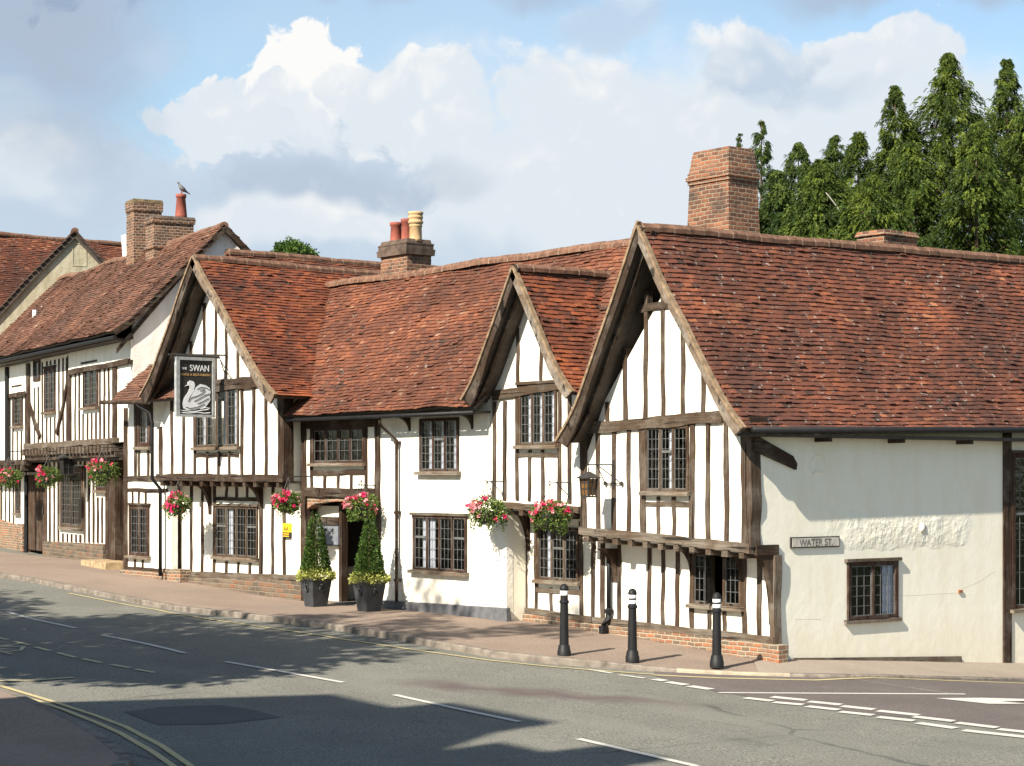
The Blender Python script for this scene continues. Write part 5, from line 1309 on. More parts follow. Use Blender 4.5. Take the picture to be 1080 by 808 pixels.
for path in ([(168, 662), (215, 672), (300, 680), (360, 668), (430, 655)], [(180, 688), (260, 692), (330, 684), (400, 690), (445, 684)], [(360, 655), (400, 640), (440, 648)]):
    mb.tube([P_(*zq_(*p), .022) for p in path], .010, 4)
mb.build('ripples', M['silver'], t)
mb = MB(); z = sz1 + .06
mb.tube([(sx_, sy0 - .18, z - .02), (sx_, yc + .0, z + .02)], .022, 6); mb.tube([(sx_, sy0 + .0, z - .03), (sx_, sy1 + .12, z - .03)], .045, 6)
for u in (.15, .85): mb.tube([(sx_, sy0 + W_ * u, z), (sx_, sy0 + W_ * u, sz1 - .03)], .012, 5)
mb.tube([(sx_, sy1 + .12, z), (sx_ + .02, yc, z - .62)], .014, 5); mb.tube([(sx_, sy1 + .1, z), (sx_ + .45, yc, z - .8)], .012, 5)
mb.build('sign_arm', M['iron'], C)
# small yellow and black plaque by the entrance
x0, x1 = S.X(304.5, yd), S.X(310.5, yd); zt, zm, zb = (S.hs(307, v, yd)[1] for v in (552, 561.5, 567.5))
t = thing('rating_plaque', 'small yellow and black plaque on the wall beside the entrance', 'plaque', ((x0 + x1) / 2, yd - .05, zb))
x0 -= .16; x1 -= .10
mb = MB(); mb.box(x0, x1, yd - .06, yd - .0, zm, zt); mb.build('yellow_plate', M['yel'], t)
mb = MB(); mb.box(x0, x1, yd - .06, yd - .0, zb, zm - .01); mb.build('black_plate', M['signblk'], t)
text('AA', .15, lambda x, y, z: ((x0 + x1) / 2 + x, yd - .062 - z, zm + .03 + y), t, M['signblk'])
mb = MB()
for k in range(2): mb.box(x0 + .03, x1 - .03, yd - .066, yd - .06, zb + .03 + k * .05, zb + .05 + k * .05)
mb.build('gold_bars', M['yel'], t)
# menu board in the passage
x0, x1 = S.X(331.5, .24), S.X(356.5, .24); z0, z1 = S.hs(344, 574, .24)[1], S.hs(344, 554, .24)[1]
t = thing('menu_board', 'grey framed notice board on the pale wall inside the entrance passage', 'notice board', ((x0 + x1) / 2, .28, z0))
mb = MB(); mb.box(x0, x1, .24, .32, z0, z1); mb.build('case', M['board'], t)
mb = MB(); mb.box(x0, x1, .22, .32, z0 - .03, z0); mb.box(x0, x1, .22, .32, z1, z1 + .03); mb.build('frame', M['iron'], t)
mb = MB()
for u in (.2, .5, .8):
    x = x0 + (x1 - x0) * u; mb.tube([(x, .24, z1 - .08), (x, .20, z1 - .1), (x, .18, z1 - .14)], .022, 6)
mb.build('picture_lamp', M['iron'], t)

# ------------------------------------------------------------------ pigeon on the red pot
px_, py_, pz_ = POTTOP
t = thing('pigeon', 'grey pigeon perched on the red chimney pot', 'bird', (px_, py_, pz_))
def loft(mb, spine):
    rings = []; n = 12
    for i, (p, rx, rz) in enumerate(spine):
        rings += [(p[0] + rx * math.cos(2 * math.pi * k / n) , p[1], p[2] + rz * math.sin(2 * math.pi * k / n)) for k in range(n)]
    m = len(spine)
    mb.add(rings, [(i * n + k, i * n + (k + 1) % n, (i + 1) * n + (k + 1) % n, (i + 1) * n + k) for i in range(m - 1) for k in range(n)] + [tuple(range(n - 1, -1, -1)), tuple(range((m - 1) * n, m * n))])
mb = MB(); mb.sm = True; k = .95
sp = [((0, -.155, .345), .004, .004), ((0, -.13, .35), .012, .011), ((0, -.115, .355), .028, .028), ((0, -.09, .355), .036, .037), ((0, -.07, .325), .036, .045), ((0, -.06, .27), .05, .06), ((0, -.02, .22), .078, .085), ((0, .05, .18), .085, .088), ((0, .12, .145), .065, .062), ((0, .18, .105), .04, .032), ((0, .25, .065), .035, .012), ((0, .30, .04), .034, .007)]
loft(mb, [((px_ + q[0] * k, py_ + q[1] * k, pz_ + q[2] * k - .01), rx * k, rz * k) for q, rx, rz in sp]); mb.build('body', M['feather'], t)
for s_ in (-1, 1):
    mb = MB(); mb.tube([(px_ + s_ * .03, py_ + .04, pz_ + .12), (px_ + s_ * .03, py_ + .0, pz_ + .0)], .012, 5); mb.build('leg', M['potred'], t)

# ================================================================== TREES
def to_world(X, Y): return (CA + RTX * X + FWX * Y, CB + RTY * X + FWY * Y)
def px_tree(px, pytop, Y):
    X = (px - 540) / F * Y; a, b = to_world(X, Y); return a, b, HC + (HY - pytop) / F * Y

def cypress(px, pytop, Y, halfw, label, seed, mat='leaf_c', n=2600, low=5.2, lean=0., sparse=0.):
    """tall cypress: drooping flat sprays on upswept limbs; halfw = half width at its foot in metres"""
    R.seed(seed); a, b, top = px_tree(px, pytop, Y); gz = g(a, b) - .2
    t = thing('cypress_tree', label, 'tree', (a, b, gz), 'cypress trees behind the corner house')
    mb = MB(); mb.tube([(a, b, gz), (a + lean * .5, b, gz + (top - gz) * .6), (a + lean, b, top - .1)], .14, 8, .012)
    limbs = MB(); lf = MB(); H = top - low
    prof = lambda h: halfw * (.015 + .985 * min(1, (1 - h) / .72) ** .95)
    ntw = int(n / 8)
    for k in range(ntw):
        h = R.random() ** 1.15 if k % 4 else 1 - .42 * R.random() ** 1.3; z = low + H * h; an = R.uniform(0, 6.283)
        rmax = prof(h) * (.80 + .55 * nz(an * .9 + seed, h * 7.) + R.uniform(-.2, .3))
        if sparse and h > 1 - sparse and R.random() < .08: continue
        base = Vector((a + lean * h, b, z - rmax * .35)); d = Vector((math.cos(an), math.sin(an), 0))
        up = .28 + .5 * h
        if rmax > .5 and R.random() < .25: limbs.tube([tuple(base), tuple(base + d * rmax * .6 + Vector((0, 0, rmax * up * .8))), tuple(base + d * rmax + Vector((0, 0, rmax * up)))], .022, 4, .006)
        clus = R.gauss(.46, .22) + .12 * h
        for q in range(21):
            tip = q < 15
            f = R.uniform(.84, 1.04) if tip else R.uniform(.35, .84)
            sp_ = .035 + .075 * min(1., rmax)
            p = base + d * rmax * f + Vector((0, 0, rmax * up * f)) + Vector((R.gauss(0, sp_), R.gauss(0, sp_), -R.uniform(0, .10 + .34 * min(1., rmax))))
            out = (d + rv(.5)).normalized(); L = R.uniform(.18, .36) * min(1.1, .35 + rmax * .8)
            tone = min(1, max(0, clus + R.gauss(0, .12)))
            side = Vector((-out.y, out.x, 0))
            if side.length < .05: side = Vector((1, 0, 0))
            side.normalize(); c = p; ax = (out + Vector((0, 0, .25))).normalized(); nst = 6
            for m_ in range(nst):                            # feathery hanging frond
                ax = (ax + Vector((0, 0, -.28)) + rv(.12)).normalized(); c = c + ax * (L / nst)
                ll = .035 + L * (.30 - .03 * m_)
                for sg in (-1, 1):
                    leaf(lf, c, ax * .9 + side * sg * R.uniform(.45, .9) + Vector((0, 0, -.35)) + rv(.3), rv(), ll * R.uniform(.7, 1.2), ll * .30, tone + R.uniform(-.1, .1))
    mb.build('trunk', M['bark'], t); limbs.build('limbs', M['bark'], t); lf.build('crown', M[mat], t)

cyp = [(1000, 56, 62, 2.1, 'tallest pointed cypress rising over the long brown roof', 3400, 'leaf_c', 0.),
       (1062, 62, 65, 1.6, 'second tall cypress with a thin open top at the right edge', 2600, 'leaf_c', .35),
       (1092, 95, 63, 2.0, 'cypress partly cut off at the right edge', 2400, 'leaf_c', 0.),
       (944, 90, 61, 1.25, 'narrow pointed cypress close on the left of the tallest one', 2200, 'leaf_c', .25),
       (905, 138, 63, 1.5, 'thin topped cypress with pale twigs showing at its tip', 1900, 'leaf_c', .4),
       (960, 150, 60, 1.6, 'bushy cypress in front filling beneath the narrow pointed one', 2600, 'leaf_c', 0.),
       (880, 142, 66, 1.3, 'slim cypress with a single leader near the middle of the row', 1700, 'leaf_c2', .3),
       (842, 150, 64, 1.45, 'low dark cypress with a short spike right of the chimney', 2100, 'leaf_c2', .15),
       (866, 168, 60, 1.7, 'broad low cypress in front of the slim ones', 2500, 'leaf_c', 0.),
       (803, 126, 66, .85, 'sparse cypress spike right behind the tall brick chimney', 1100, 'leaf_c2', .5),
       (820, 178, 61, 1.3, 'low bushy cypress beside the tall brick chimney', 1900, 'leaf_c2', 0.),
       (1030, 130, 59, 1.5, 'bushy cypress in the gap between the two tall ones', 2300, 'leaf_c', 0.),
       (920, 185, 58, 1.5, 'short bushy cypress just above the ridge', 2200, 'leaf_c', 0.),
       (781, 140, 70, .5, 'wispy cypress tip left behind the chimney top', 420, 'leaf_c2', .6)]
for k, (px, py, Y, hw, lb, n, mt, sp_) in enumerate(cyp): cypress(px, py, Y, hw * 1.28, lb, 900 + k, mt, int(n * 1.4), low=6.6, sparse=sp_)

bt = MB(); bt.tube([tuple((px_tree(px, py, 58)[0], px_tree(px, py, 58)[1], px_tree(px, py, 58)[2])) for px, py in ((871, 203), (879, 213), (888, 225), (899, 235))], 0.016, 5, .010)
bo = bt.build('bare_branch', M['plate'], bpy.data.objects['cypress_tree.008'])
def broadleaf(px, pytop, Y, r, label, seed):
    R.seed(seed); a, b, top = px_tree(px, pytop, Y); gz = g(a, b) - .2; cz = top - r * .95
    t = thing('broadleaf_tree', label, 'tree', (a, b, gz)); tr = MB(); tr.tube([(a, b, gz), (a + .1, b, cz * .6), (a, b, cz)], .25, 8, .08)
    lf = MB(); cl = []
    for k in range(70):
        d = rv(); d.z = d.z * .8 + .1; p = Vector((a, b, cz)) + Vector((d.x, d.y, d.z * .95)) * r * R.uniform(.55, .95); cl.append(p)
        if k < 12: tr.tube([(a, b, cz - r * .3), tuple(p)], .05, 5, .015)
    for p in cl:
        tone = R.gauss(.5, .15); cr_ = r * R.uniform(.16, .30)
        for q in range(150):
            d = rv(); leaf(lf, p + Vector((d.x, d.y, d.z * .8)) * cr_ * R.uniform(.4, 1.), d + rv(.8), rv(), R.uniform(.10, .17), R.uniform(.06, .10), min(1, max(0, tone + .15 * d.z + R.gauss(0, .12))))
    tr.build('trunk', M['bark'], t); lf.build('crown', M['leaf_o'], t)
broadleaf(311, 251, 85, 1.15, 'round green tree top peeping over the far rear roof', 1501)
R.seed(5)

# ================================================================== GROUND
def sheet(name, mat, xs, ys, off, keep=None):
    mb = MB(); idx = {}
    vs = []; fs = []
    for i, x in enumerate(xs):
        for j, y in enumerate(ys): vs.append((x, y, g(x, y) + off))
    m = len(ys)
    for i in range(len(xs) - 1):
        for j in range(m - 1): fs.append((i * m + j, (i + 1) * m + j, (i + 1) * m + j + 1, i * m + j + 1))
    mb.sm = True; mb.add(vs, fs); o = mb.build(name, mat); o['kind'] = 'structure'; return o
def rng(a, b, s): return [a + (b - a) * i / max(1, int((b - a) / s)) for i in range(max(1, int((b - a) / s)) + 1)]
far = [-1500, -600, -250, -120]
sheet('ground', M['earth'], far + rng(-80, 80, 2.) + [120, 250, 600, 1500], far + rng(-80, 80, 2.) + [120, 250, 600, 1500], -.19)
KP = [(-80, -3.1), (-40, -3.05)] + [G(*p, -RD) for p in ((33, 612), (73, 622), (143, 634), (233, 650), (293, 658), (360, 671), (430, 682), (516, 693.5), (579, 700.5), (640, 705), (690, 708.5), (745, 711.5), (800, 713.5), (850, 714.8), (900, 715.5))]
KP = [KP[0], KP[1]] + [(a, b if a > -4 else -3.1 + .3 * (b + 3.1)) for a, b in KP[2:]]
KP += [G(980, 717, -RD), G(1080, 719, -RD)]
dx, dy = KP[-1][0] - KP[-2][0], KP[-1][1] - KP[-2][1]; L = math.hypot(dx, dy); KP.append((KP[-1][0] + dx / L * 60, KP[-1][1] + dy / L * 60))
def dens(P, s=.6):
    out = []
    for p, q in zip(P, P[1:]):
        n = max(1, min(80, int(math.hypot(q[0] - p[0], q[1] - p[1]) / s)))
        out += [(p[0] + (q[0] - p[0]) * i / n, p[1] + (q[1] - p[1]) * i / n) for i in range(n)]
    return out + [P[-1]]
def normals(P):
    out = []
    for i in range(len(P)):
        p, q = P[max(0, i - 1)], P[min(len(P) - 1, i + 1)]; d = math.hypot(q[0] - p[0], q[1] - p[1]) or 1
        out.append((-(q[1] - p[1]) / d, (q[0] - p[0]) / d))
    return out
def ribbon(name, mat, P, w0, w1, off, tiles_=0, kind='structure', cur=None):
    """flat strip between offsets w0..w1 to the left of the path"""
    P = dens(P); N = normals(P); mb = MB(); vs = []
    for (a, b), (nx, ny) in zip(P, N):
        for w in (w0, w1): x, y = a + nx * w, b + ny * w; vs.append((x, y, g(x, y) + off))
    mb.add(vs, [(2 * i, 2 * i + 1, 2 * i + 3, 2 * i + 2) for i in range(len(P) - 1)])
    o = mb.build(name, mat); 
    if kind: o['kind'] = kind
    return o
kerbz = lambda a, b: -.004 if a < -1.2 else -.004 - .055 * min(1, (a + 1.2) / 1.2)      # dropped towards the corner
# pavement: everything between kerb and houses
PK = dens(KP, .5); NK = normals(PK)
def pave(name, mat, sel, depth):
    mb = MB(); vs = []; k = 0
    idx = [i for i in range(len(PK)) if sel(PK[i])]
    for i in idx:
        (a, b), (nx, ny) = PK[i], NK[i]
        for j in range(9):
            w = .14 + (depth - .14) * j / 8; x, y = a + nx * w, b + ny * w
            vs.append((x, y, g(x, y) + kerbz(a, b) * max(0, 1 - j / 5) + .0))
    mb.sm = True; mb.add(vs, [(i * 9 + j, i * 9 + j + 1, (i + 1) * 9 + j + 1, (i + 1) * 9 + j) for i in range(len(idx) - 1) for j in range(8)])
    o = mb.build(name, mat); o['kind'] = 'structure'
pave('pavement', M['pave'], lambda p: p[1] < -.35, 4.6)
pave('side_pavement', M['paveb'], lambda p: p[1] > -.9, 3.2)
bpy.data.objects['side_pavement'].location.z = .003
# kerb stones
mb = MB(); s_ = 0; PKf = dens(KP, .12); NF = normals(PKf); i = 0; n = 0
while i < len(PKf) - 8:
    j = min(len(PKf) - 1, i + 7)
    if PKf[i][0] > -45 and PKf[i][1] < 30:
        dz = R.uniform(-.006, .006); c0 = []; c1 = []
        for q in range(i, j + 1):
            (a, b), (nx, ny) = PKf[q], NF[q]; e = .012 if q in (i, j) else 0
            zt = g(a + nx * .07, b + ny * .07) + kerbz(a, b) + dz + .006; zb = g(a, b) - RD - .1
            for w, z in ((0, zb), (.015, zt - .02), (.03, zt), (.15, zt), (.15, zb)): c0.append((a + nx * w, b + ny * w, z))
        m = j - i
        if len(c0) >= 10 and PKf[i] != PKf[j]:
            mb.cur = 1 if (-2.2 < PKf[i][0] < 1.2 and R.random() < .9) else 0
            mb.add(c0, [(5 * q + t_, 5 * q + t_ + 1, 5 * q + 5 + t_ + 1, 5 * q + 5 + t_) for q in range(m) for t_ in range(4)] + [(0, 1, 2, 3, 4)[::-1], tuple(5 * m + t_ for t_ in range(5))])
    i = j
o = mb.build('kerb', [M['kerb'], M['kerbl']]); o['kind'] = 'structure'
# road
sheet('road', M['road'], rng(-80, 60, 1.), rng(-34, .0, .8) + rng(.5, 40, 1.5), -RD)['kind'] = 'structure'
# (the road sheet runs on beneath the pavement)
# darker side road
GW = [(690, 713), (752, 729), (815, 739), (900, 751), (985, 760), (1085, 773)]
gw = [G(*p, -RD) for p in GW]
poly = gw + [(gw[-1][0] + 3, gw[-1][1] + 4.), (gw[-1][0] + 14, gw[-1][1] + 40)] + [(p[0] - .0, p[1]) for p in reversed([q for q in KP if q[1] > -1.9])]
def flat(name, mat, poly, off, kind='structure'):
    bm = bmesh.new(); vs = [bm.verts.new((x, y, 0)) for x, y in poly]; f = bm.faces.new(vs)
    bmesh.ops.triangulate(bm, faces=[f])
    for _ in range(3): 
        le = [e for e in bm.edges if e.calc_length() > 1.2]
        if le: bmesh.ops.subdivide_edges(bm, edges=le, cuts=1); bmesh.ops.triangulate(bm, faces=bm.faces)
    for v in bm.verts: v.co.z = g(v.co.x, v.co.y) + off
    bmesh.ops.recalc_face_normals(bm, faces=bm.faces)
    me = bpy.data.meshes.new(name); bm.to_mesh(me); bm.free(); me.materials.append(mat)
    if sum(p.normal.z for p in me.polygons) < 0: me.flip_normals()
    o = bpy.data.objects.new(name, me); COL.objects.link(o)
    if kind: o['kind'] = kind
    return o
flat('side_road', M['side'], poly, -RD + .006)
flat('road_patch', M['patchm'], [G(*p, -RD) for p in ((130, 751), (167, 765), (230, 764), (297, 757), (262, 748), (232, 744), (170, 746))], -RD + .006)

# markings
def strips(name, mat, segs, off=-RD + .012):
    mb = MB()
    for P, w in segs:
        P = dens([G(*p, -RD) for p in P], .5); N = normals(P); vs = []
        for (a, b), (nx, ny) in zip(P, N):
            for q in (-w / 2, w / 2): x, y = a + nx * q, b + ny * q; vs.append((x, y, g(x, y) + off))
        mb.add(vs, [(2 * i, 2 * i + 2, 2 * i + 3, 2 * i + 1) for i in range(len(P) - 1)])
    o = mb.build(name, mat); o['kind'] = 'structure'; return o
strips('centre_line_markings', M['wpaint'], [([p, q], .11) for p, q in (((8, 645.5), (80, 663)), ((107, 670.5), (195, 689.5)), ((238, 698.5), (362, 720.5)), ((416, 733.5), (548, 762)), ((610, 780), (735, 809)))])
wide = [((690, 717), (702, 718.7)), ((704, 720), (724, 723)), ((727, 724.2), (750, 727.7)), ((786, 736.7), (815, 740)), ((816, 741.3), (847, 744)), ((851, 745.6), (885, 749.4)), ((886, 751.3), (921, 755)), ((926, 757), (964, 761)), ((968, 763.2), (1008, 768.8)), ((1016, 771), (1085, 778.5)),
        ((814, 735.7), (850, 739.2)), ((853, 740.6), (887, 744)), ((888, 745.4), (922, 749)), ((926, 750.3), (969, 755)), ((964, 756.6), (1006, 761.3)), ((1009, 763), (1052, 768.2)), ((1053, 769.8), (1085, 773.2))]
strips('give_way_markings', M['wpaint'], [([p, q], .20) for p, q in wide])
strips('side_road_line', M['wpaint'], [([(758, 731.3), (1018, 732.8)], .10), ([(620, 706.5), (646, 710.8)], .09), ([(653, 712.4), (680, 716)], .09)])
flat('arrow_marking', M['wpaint'], [G(*p, -RD) for p in ((987, 737.3), (1085, 738.2), (1085, 740.2), (1055, 740.6), (1085, 743.4), (1043, 743.2))], -RD + .014)
strips('kerbside_yellow_line', M['ypaint'], [([(72, 626), (110, 633.5), (165, 643.5), (230, 655), (295, 664.5), (360, 674.5), (430, 685), (516, 697), (579, 703.5), (640, 708.5), (690, 712)], .07), ([(690, 712.6), (760, 715.8), (860, 718), (1085, 721.5)], .10)])
strips('double_yellow_lines', M['ypaint'], [([(-40, 709), (0, 724), (60, 742), (100, 755), (133, 767.5), (170, 787), (202, 809)], .085), ([(-40, 716), (0, 730), (40, 740), (67, 749), (100, 762), (127, 774), (160, 793), (186, 811)], .085)])
bay = [((-20, 669), (8, 675.3)), ((15, 677), (32, 681)), ((37, 683), (53, 687)), ((60, 689), (80, 694)), ((87, 695.5), (107, 699.5)), ((117, 701.5), (137, 705)), ((143, 706.5), (163, 710))]
strips('parking_bay_markings', M['ypale'], [([p, q], .10) for p, q in bay] + [([(-20, 719), (40, 718), (78, 715)], .10), ([(-6, 683), (25, 682.5)], .07), ([(25, 682.5), (22, 686.5), (2, 688.5)], .07), ([(-6, 686), (12, 690.5)], .07)])
# near pavement and kerb across the street
NP = [(-60, -11.4), (-20, -11.6)] + [G(*p, -RD) for p in ((-60, 706), (0, 732), (35, 745), (63, 757.5), (90, 771), (110, 783.5), (128, 797), (141, 809))] + [(4.2, -13.8), (5.2, -15.5), (6, -20), (7, -34)]
NPd = dens(NP, .4); NN = normals(NPd)
mb = MB(); vs = []
for (a, b), (nx, ny) in zip(NPd, NN):
    for w in (-.14, -1.2, -2.6): x, y = a + nx * w, b + ny * w; vs.append((x, y, g(x, y) - .005))
mb.add(vs, [(3 * i + j, 3 * i + 3 + j, 3 * i + 4 + j, 3 * i + 1 + j) for i in range(len(NPd) - 1) for j in range(2)]); o = mb.build('near_pavement', M['pave']); o['kind'] = 'structure'
mb = MB(); vs = []
for (a, b), (nx, ny) in zip(NPd, NN):
    zt = g(a, b); 
    for w, z in ((0, zt - .25), (-.01, zt - .02), (-.03, zt), (-.15, zt), (-.15, zt - .25)): vs.append((a + nx * w, b + ny * w, z))
mb.add(vs, [(5 * i + j, 5 * i + 5 + j, 5 * i + 6 + j, 5 * i + 1 + j) for i in range(len(NPd) - 1) for j in range(4)]); o = mb.build('near_kerb', M['kerb']); o['kind'] = 'structure'

# ================================================================== ACROSS THE STREET (out of the picture, their shade lies on the road)
def hip_house(name, label, a0, a1, b0, b1, ez, rz, ra0, ra1, mat, rf, chim):
    br = (b0 + b1) / 2; t = thing(name, label, 'house', ((a0 + a1) / 2, br, -.2))
    mb = MB(); mb.box(a0 + .25, a1 - .1, b0 + .3, b1 - .3, -.4, ez); mb.build('wall', M['white'], t)
    mb = MB()
    for k in range(3):
        for z in (1., 4.2, 7.4):
            x = a0 + 1.2 + (a1 - a0 - 2.4) * k / 2; mb = MB(); mb.box(x - .4, x + .4, b1 - .31, b1 - .26, z, z + 1.2); mb.box(x - .48, x + .48, b1 - .31, b1 - .2, z - .08, z); mb.build('window', M['framed'], t)
    mb = MB(); mb.add([(a0, b0, ez), (a1, b0, ez), (a1, b1, ez), (a0, b1, ez), (ra0, br, rz), (ra1, br, rz)], [(3, 2, 5, 4), (1, 0, 4, 5), (0, 3, 4), (2, 1, 5), (0, 1, 2, 3)]); mb.build('roof', rf, t)
    if chim: chimney(S, t, chim[0], br, rz - 1., rz + chim[1], chim[2], .7, chim[2], .7, M['brickA'])
hip_house('hipped_house', 'white hipped house across the street whose roof shades the near road', 1.25, 8.4, -31.6, -24.2, 10.39, 16.79, 4.35, 8.2, M['white'], M['tileB'], (7.1, .55, 2.2))
hip_house('hipped_house', 'second white house across the street with the lower ridge', 8.45, 11.7, -31.6, -24.4, 10.24, 16.29, 8.8, 11.6, M['white'], M['tileB'], (10.4, .5, 1.1))
def street_tree(a, b, zc, r, label, seed, n=70, plume=0):
    R.seed(seed); gz = g(a, b) - .2; t = thing('street_tree', label, 'tree', (a, b, gz), 'trees across the street'); tr = MB(); tr.tube([(a, b, gz), (a + .2, b, zc * .5), (a, b, zc)], .28, 8, .1)
    lf = MB()
    for k in range(n):
        d = rv(); p = Vector((a, b, zc)) + Vector((d.x, d.y, d.z * .8)) * r * R.uniform(.35, 1.)
        if k < 14: tr.tube([(a, b, zc - r * .5), tuple(p)], .06, 5, .02)
        for q in range(90):
            e = rv(); leaf(lf, p + e * r * .26 * R.uniform(.3, 1.), e + rv(.8), rv(), R.uniform(.22, .4), R.uniform(.14, .24), min(1, max(0, R.gauss(.5, .2))))
    for k in range(plume):
        p = Vector((a + R.uniform(-2.8, 3.2), b + R.uniform(-1.6, 1.6), zc + r + R.uniform(.6, 3.2)))
        tr.tube([(a, b, zc), tuple(p.lerp(Vector((a, b, zc)), .5) + Vector((0, 0, .4))), tuple(p)], .07, 5, .02)
        for q in range(60):
            e = rv(); leaf(lf, p + Vector((e.x, e.y, e.z * .5)) * .62 * R.uniform(.2, 1.), e + rv(.8), rv(), R.uniform(.2, .36), R.uniform(.12, .2), min(1, max(0, R.gauss(.5, .2))))
    tr.build('trunk', M['bark'], t); lf.build('crown', M['leaf_o'], t)
street_tree(-3.2, -18.2, 8.6, 3.1, 'leafy tree across the street nearest the hipped house', 2001, 105, 26)
street_tree(-8.6, -18.4, 8.7, 3.8, 'leafy tree across the street, middle one of the row', 2002, 125)
street_tree(-15., -18., 7.2, 3.6, 'leafy tree across the street furthest from the hipped house', 2003, 105)
street_tree(-21., -18., 6.4, 3.4, 'lower leafy tree across the street at the far end', 2004, 90)


# ================================================================== LIGHT, SKY, CAMERA
TO = Vector((.25, -1.0, .84)).normalized()
sun = bpy.data.lights.new('sun', 'SUN'); sun.energy = 5.0; sun.angle = math.radians(.53); sun.color = (1., .915, .785)
so = bpy.data.objects.new('sun', sun); COL.objects.link(so); so.location = (0, -20, 30)
so.rotation_euler = TO.to_track_quat('Z', 'Y').to_euler()

world = bpy.data.worlds.new('World'); SC.world = world; world.use_nodes = True
class WT_(NT):
    def __init__(s): s.t = world.node_tree; s.out = s.t.nodes['World Output']; s.bg = s.t.nodes['Background']
w = WT_()
sky = w.n('ShaderNodeTexSky', sky_type='NISHITA'); sky.sun_disc = False
sky.sun_elevation = math.asin(TO.z); sky.sun_rotation = math.atan2(TO.x, TO.y); sky.air_density = 1.; sky.dust_density = .6; sky.ozone_density = 1.6
tc = w.n('ShaderNodeTexCoord'); sp = w.n('ShaderNodeSeparateXYZ'); w.l(tc.outputs['Generated'], sp.inputs[0])
X_ = w.math('ADD', w.math('MULTIPLY', sp.outputs['X'], RTX), w.math('MULTIPLY', sp.outputs['Y'], RTY))
Y_ = w.math('ADD', w.math('MULTIPLY', sp.outputs['X'], FWX), w.math('MULTIPLY', sp.outputs['Y'], FWY))
az = w.math('MULTIPLY', w.math('ARCTAN2', X_, Y_), 10.); el = w.math('MULTIPLY', w.math('ARCSINE', sp.outputs['Z']), 10.)
def AZ(px): return (px - 540) / F * 10
def EL(py): return (HY - py) / F * 10
def sstep(x, a, b):
    m = w.n('ShaderNodeMapRange', interpolation_type='SMOOTHSTEP'); m.inputs['From Min'].default_value = a; m.inputs['From Max'].default_value = b; w.l(x, m.inputs['Value']); return m.outputs[0]
def vec(a, b):
    c = w.n('ShaderNodeCombineXYZ'); w.l(a, c.inputs[0]); w.l(b, c.inputs[1]); return c.outputs[0]
V0_ = vec(az, el)
def fbm(v, sc, det, ro, dist=0., z=0.):
    n = w.n('ShaderNodeTexNoise', Scale=sc, Detail=det, Roughness=ro, Distortion=dist)
    if z:
        m = w.n('ShaderNodeMapping'); m.inputs['Location'].default_value = (z, z * .7, z); w.l(v, m.inputs['Vector']); v = m.outputs[0]
    w.l(v, n.inputs['Vector']); return w.math('SUBTRACT', n.outputs['Fac'], .5)
wx, wy = fbm(V0_, 1.5, 3., .5, 0., 3.7), fbm(V0_, 1.5, 3., .5, 0., 8.3)
ax = w.math('ADD', az, w.math('MULTIPLY', wx, .75)); ay = w.math('ADD', el, w.math('MULTIPLY', wy, .55))
billow = w.n('ShaderNodeTexVoronoi', feature='SMOOTH_F1', Scale=4.6); billow.inputs['Smoothness'].default_value = .45; billow.inputs['Detail'].default_value = 4.; billow.inputs['Roughness'].default_value = .55
w.l(vec(ax, ay), billow.inputs['Vector'])
bl = w.math('SUBTRACT', .42, billow.outputs['Distance']); fine = fbm(V0_, 5.5, 8., .62, .3); mid = fbm(V0_, 2.2, 6., .55, .2, 1.9)
edge = w.math('ADD', w.math('MULTIPLY', bl, .9), w.math('MULTIPLY', fine, 1.45))
soft_n = w.math('ADD', w.math('MULTIPLY', mid, 1.8), w.math('MULTIPLY', fine, .5))
EXPO = 1.09; SKYTINT = (1.50, 1.50, 1.40); BGS = .055; K = 1. / BGS / 2 ** EXPO
def C_(r, g_, b): return (r * K, g_ * K, b * K)
WHITE, PALE, MIST, GREY, SLATE = C_(.98, .975, .955), C_(.77, .83, .89), C_(.56, .665, .79), C_(.44, .525, .65), C_(.29, .385, .53)
col = w.mix(1., sky.outputs[0], SKYTINT, 'MULTIPLY')
def puff(px, py, sx, sy, top, bot, soft=.3, crisp=1., strength=1., tilt=0., relief=.5):
    """one bank of cloud, bright above and grey below"""
    global col
    u = w.math('MULTIPLY', w.math('SUBTRACT', ax, AZ(px)), F / 10 / sx); v = w.math('MULTIPLY', w.math('SUBTRACT', ay, EL(py)), F / 10 / sy)
    r = w.math('SQRT', w.math('ADD', w.math('MULTIPLY', u, u), w.math('MULTIPLY', v, v)))
    d = w.math('ADD', w.math('SUBTRACT', 1.18, r), w.math('MULTIPLY', edge if crisp >= 1 else soft_n, .50 if crisp >= 1 else .42))
    a = sstep(d, 0., soft)
    if strength < 1: a = w.math('MULTIPLY', a, strength)
    t = w.math('ADD', w.math('ADD', w.math('MULTIPLY', v, .55), w.math('MULTIPLY', u, tilt)), w.math('ADD', w.math('MULTIPLY', bl, relief * 1.6), w.math('MULTIPLY', mid, relief * 1.6)))
    col = w.mix(a, col, w.mix(sstep(t, -.55, .55), bot, top))
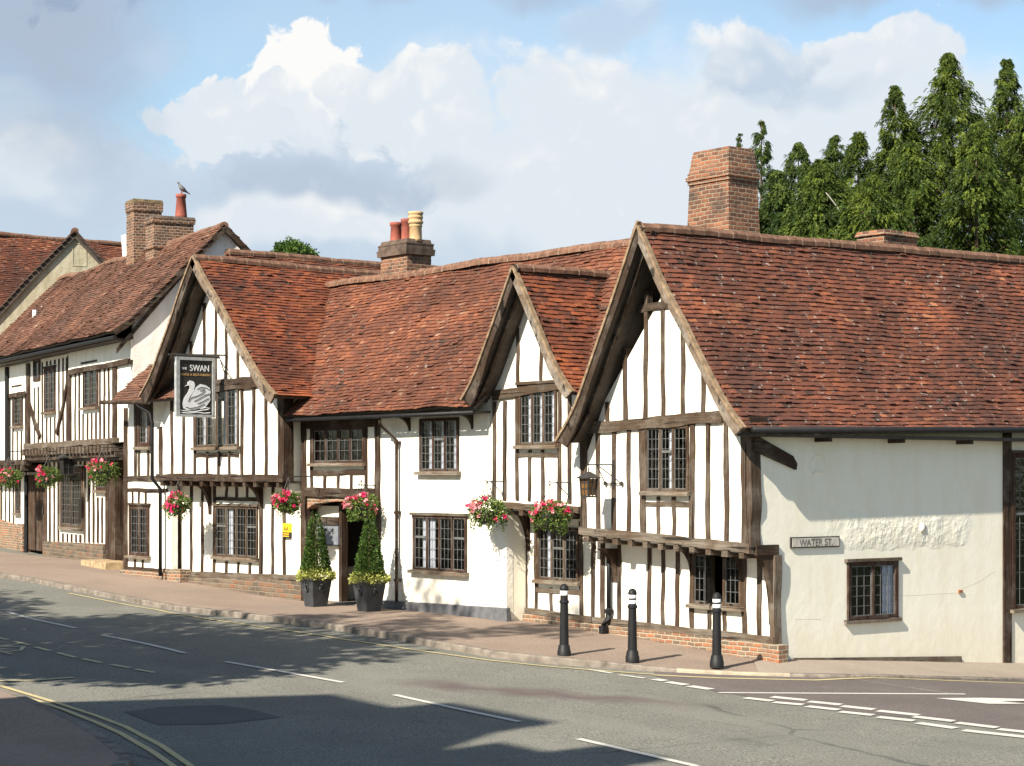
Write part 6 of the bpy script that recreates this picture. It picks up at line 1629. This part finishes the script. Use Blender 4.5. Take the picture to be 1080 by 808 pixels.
# from the far banks to the near ones
puff(540, 270, 900, 140, PALE, MIST, .9, 0, .95)
puff(560, 215, 420, 60, PALE, PALE, .9, 0, .8)
puff(480, 40, 520, 90, WHITE, WHITE, 1., 0, .16)
puff(20, 215, 170, 90, PALE, MIST, .6, 0, .9)
puff(40, 200, 60, 46, WHITE, PALE, .6, 0, .8)
puff(700, 180, 400, 130, WHITE, PALE, .7, 0, .95)
puff(800, 140, 290, 92, WHITE, PALE, .5, 1, .95, 0., .6)
puff(610, 105, 120, 80, WHITE, PALE, .45, 1, .95, 0., .6)
puff(385, -14, 240, 36, PALE, GREY, .6, 0, .85)
puff(640, 22, 66, 26, PALE, MIST, .6, 0, .6)
puff(905, 82, 110, 44, WHITE, PALE, .18, 1, .95, 0., .6)
puff(795, 74, 80, 46, WHITE, MIST, .3, 1, .9, -.2, .3)
puff(830, 104, 120, 16, MIST, MIST, .8, 0, .6)
puff(1000, 150, 150, 66, PALE, PALE, .6, 0, .9)
puff(985, -10, 190, 44, GREY, GREY, .6, 0, .9)
puff(480, 200, 130, 60, WHITE, PALE, .4, 1, .9)
puff(340, 165, 190, 100, PALE, MIST, .4, 1, .97, -.2, .6)
puff(345, 98, 80, 60, WHITE, WHITE, .15, 1, 1., -.35, .7)
puff(250, 130, 84, 58, WHITE, PALE, .15, 1, 1., -.35, .7)
puff(320, 140, 110, 50, WHITE, PALE, .5, 1, .9, -.3, .7)
puff(184, 124, 34, 20, WHITE, PALE, .3, 1, .9)
puff(440, 120, 110, 60, WHITE, PALE, .18, 1, .95, -.3, .7)
puff(480, 150, 90, 50, WHITE, PALE, .4, 1, .9, -.2, .6)
puff(330, 205, 170, 30, MIST, GREY, .9, 0, .5)
puff(460, 188, 60, 26, MIST, GREY, .9, 0, .35)
puff(330, 250, 160, 30, WHITE, PALE, .6, 0, .9)
puff(150, 205, 90, 40, MIST, MIST, .7, 0, .7)
puff(56, 62, 158, 150, SLATE, GREY, 1.1, 0, .97, 0., 1.)
puff(165, 60, 40, 60, GREY, MIST, .9, 1, .6)
puff(5, 128, 50, 28, PALE, MIST, .8, 0, .5)
w.l(col, w.bg.inputs['Color']); w.bg.inputs['Strength'].default_value = BGS
world.cycles.sampling_method = 'MANUAL'; world.cycles.sample_map_resolution = 512

cam = bpy.data.cameras.new('camera'); co = bpy.data.objects.new('camera', cam); COL.objects.link(co); SC.camera = co
co.location = (CA, CB, HC)
co.rotation_euler = (math.pi / 2, 0, math.atan2(-FWX, FWY))
cam.sensor_width = 36.; cam.lens = 36. * F / 1080; cam.shift_y = (HY - 404) / 1080; cam.clip_start = .2; cam.clip_end = 5000.
vs_ = SC.view_settings; vs_.view_transform = 'Standard'; vs_.look = 'None'; vs_.exposure = EXPO; vs_.gamma = 1.; vs_.use_curve_mapping = False
SC.cycles.use_denoising = True; SC.cycles.max_bounces = 8; SC.cycles.transparent_max_bounces = 16
SC.cycles.sample_clamp_indirect = 6.
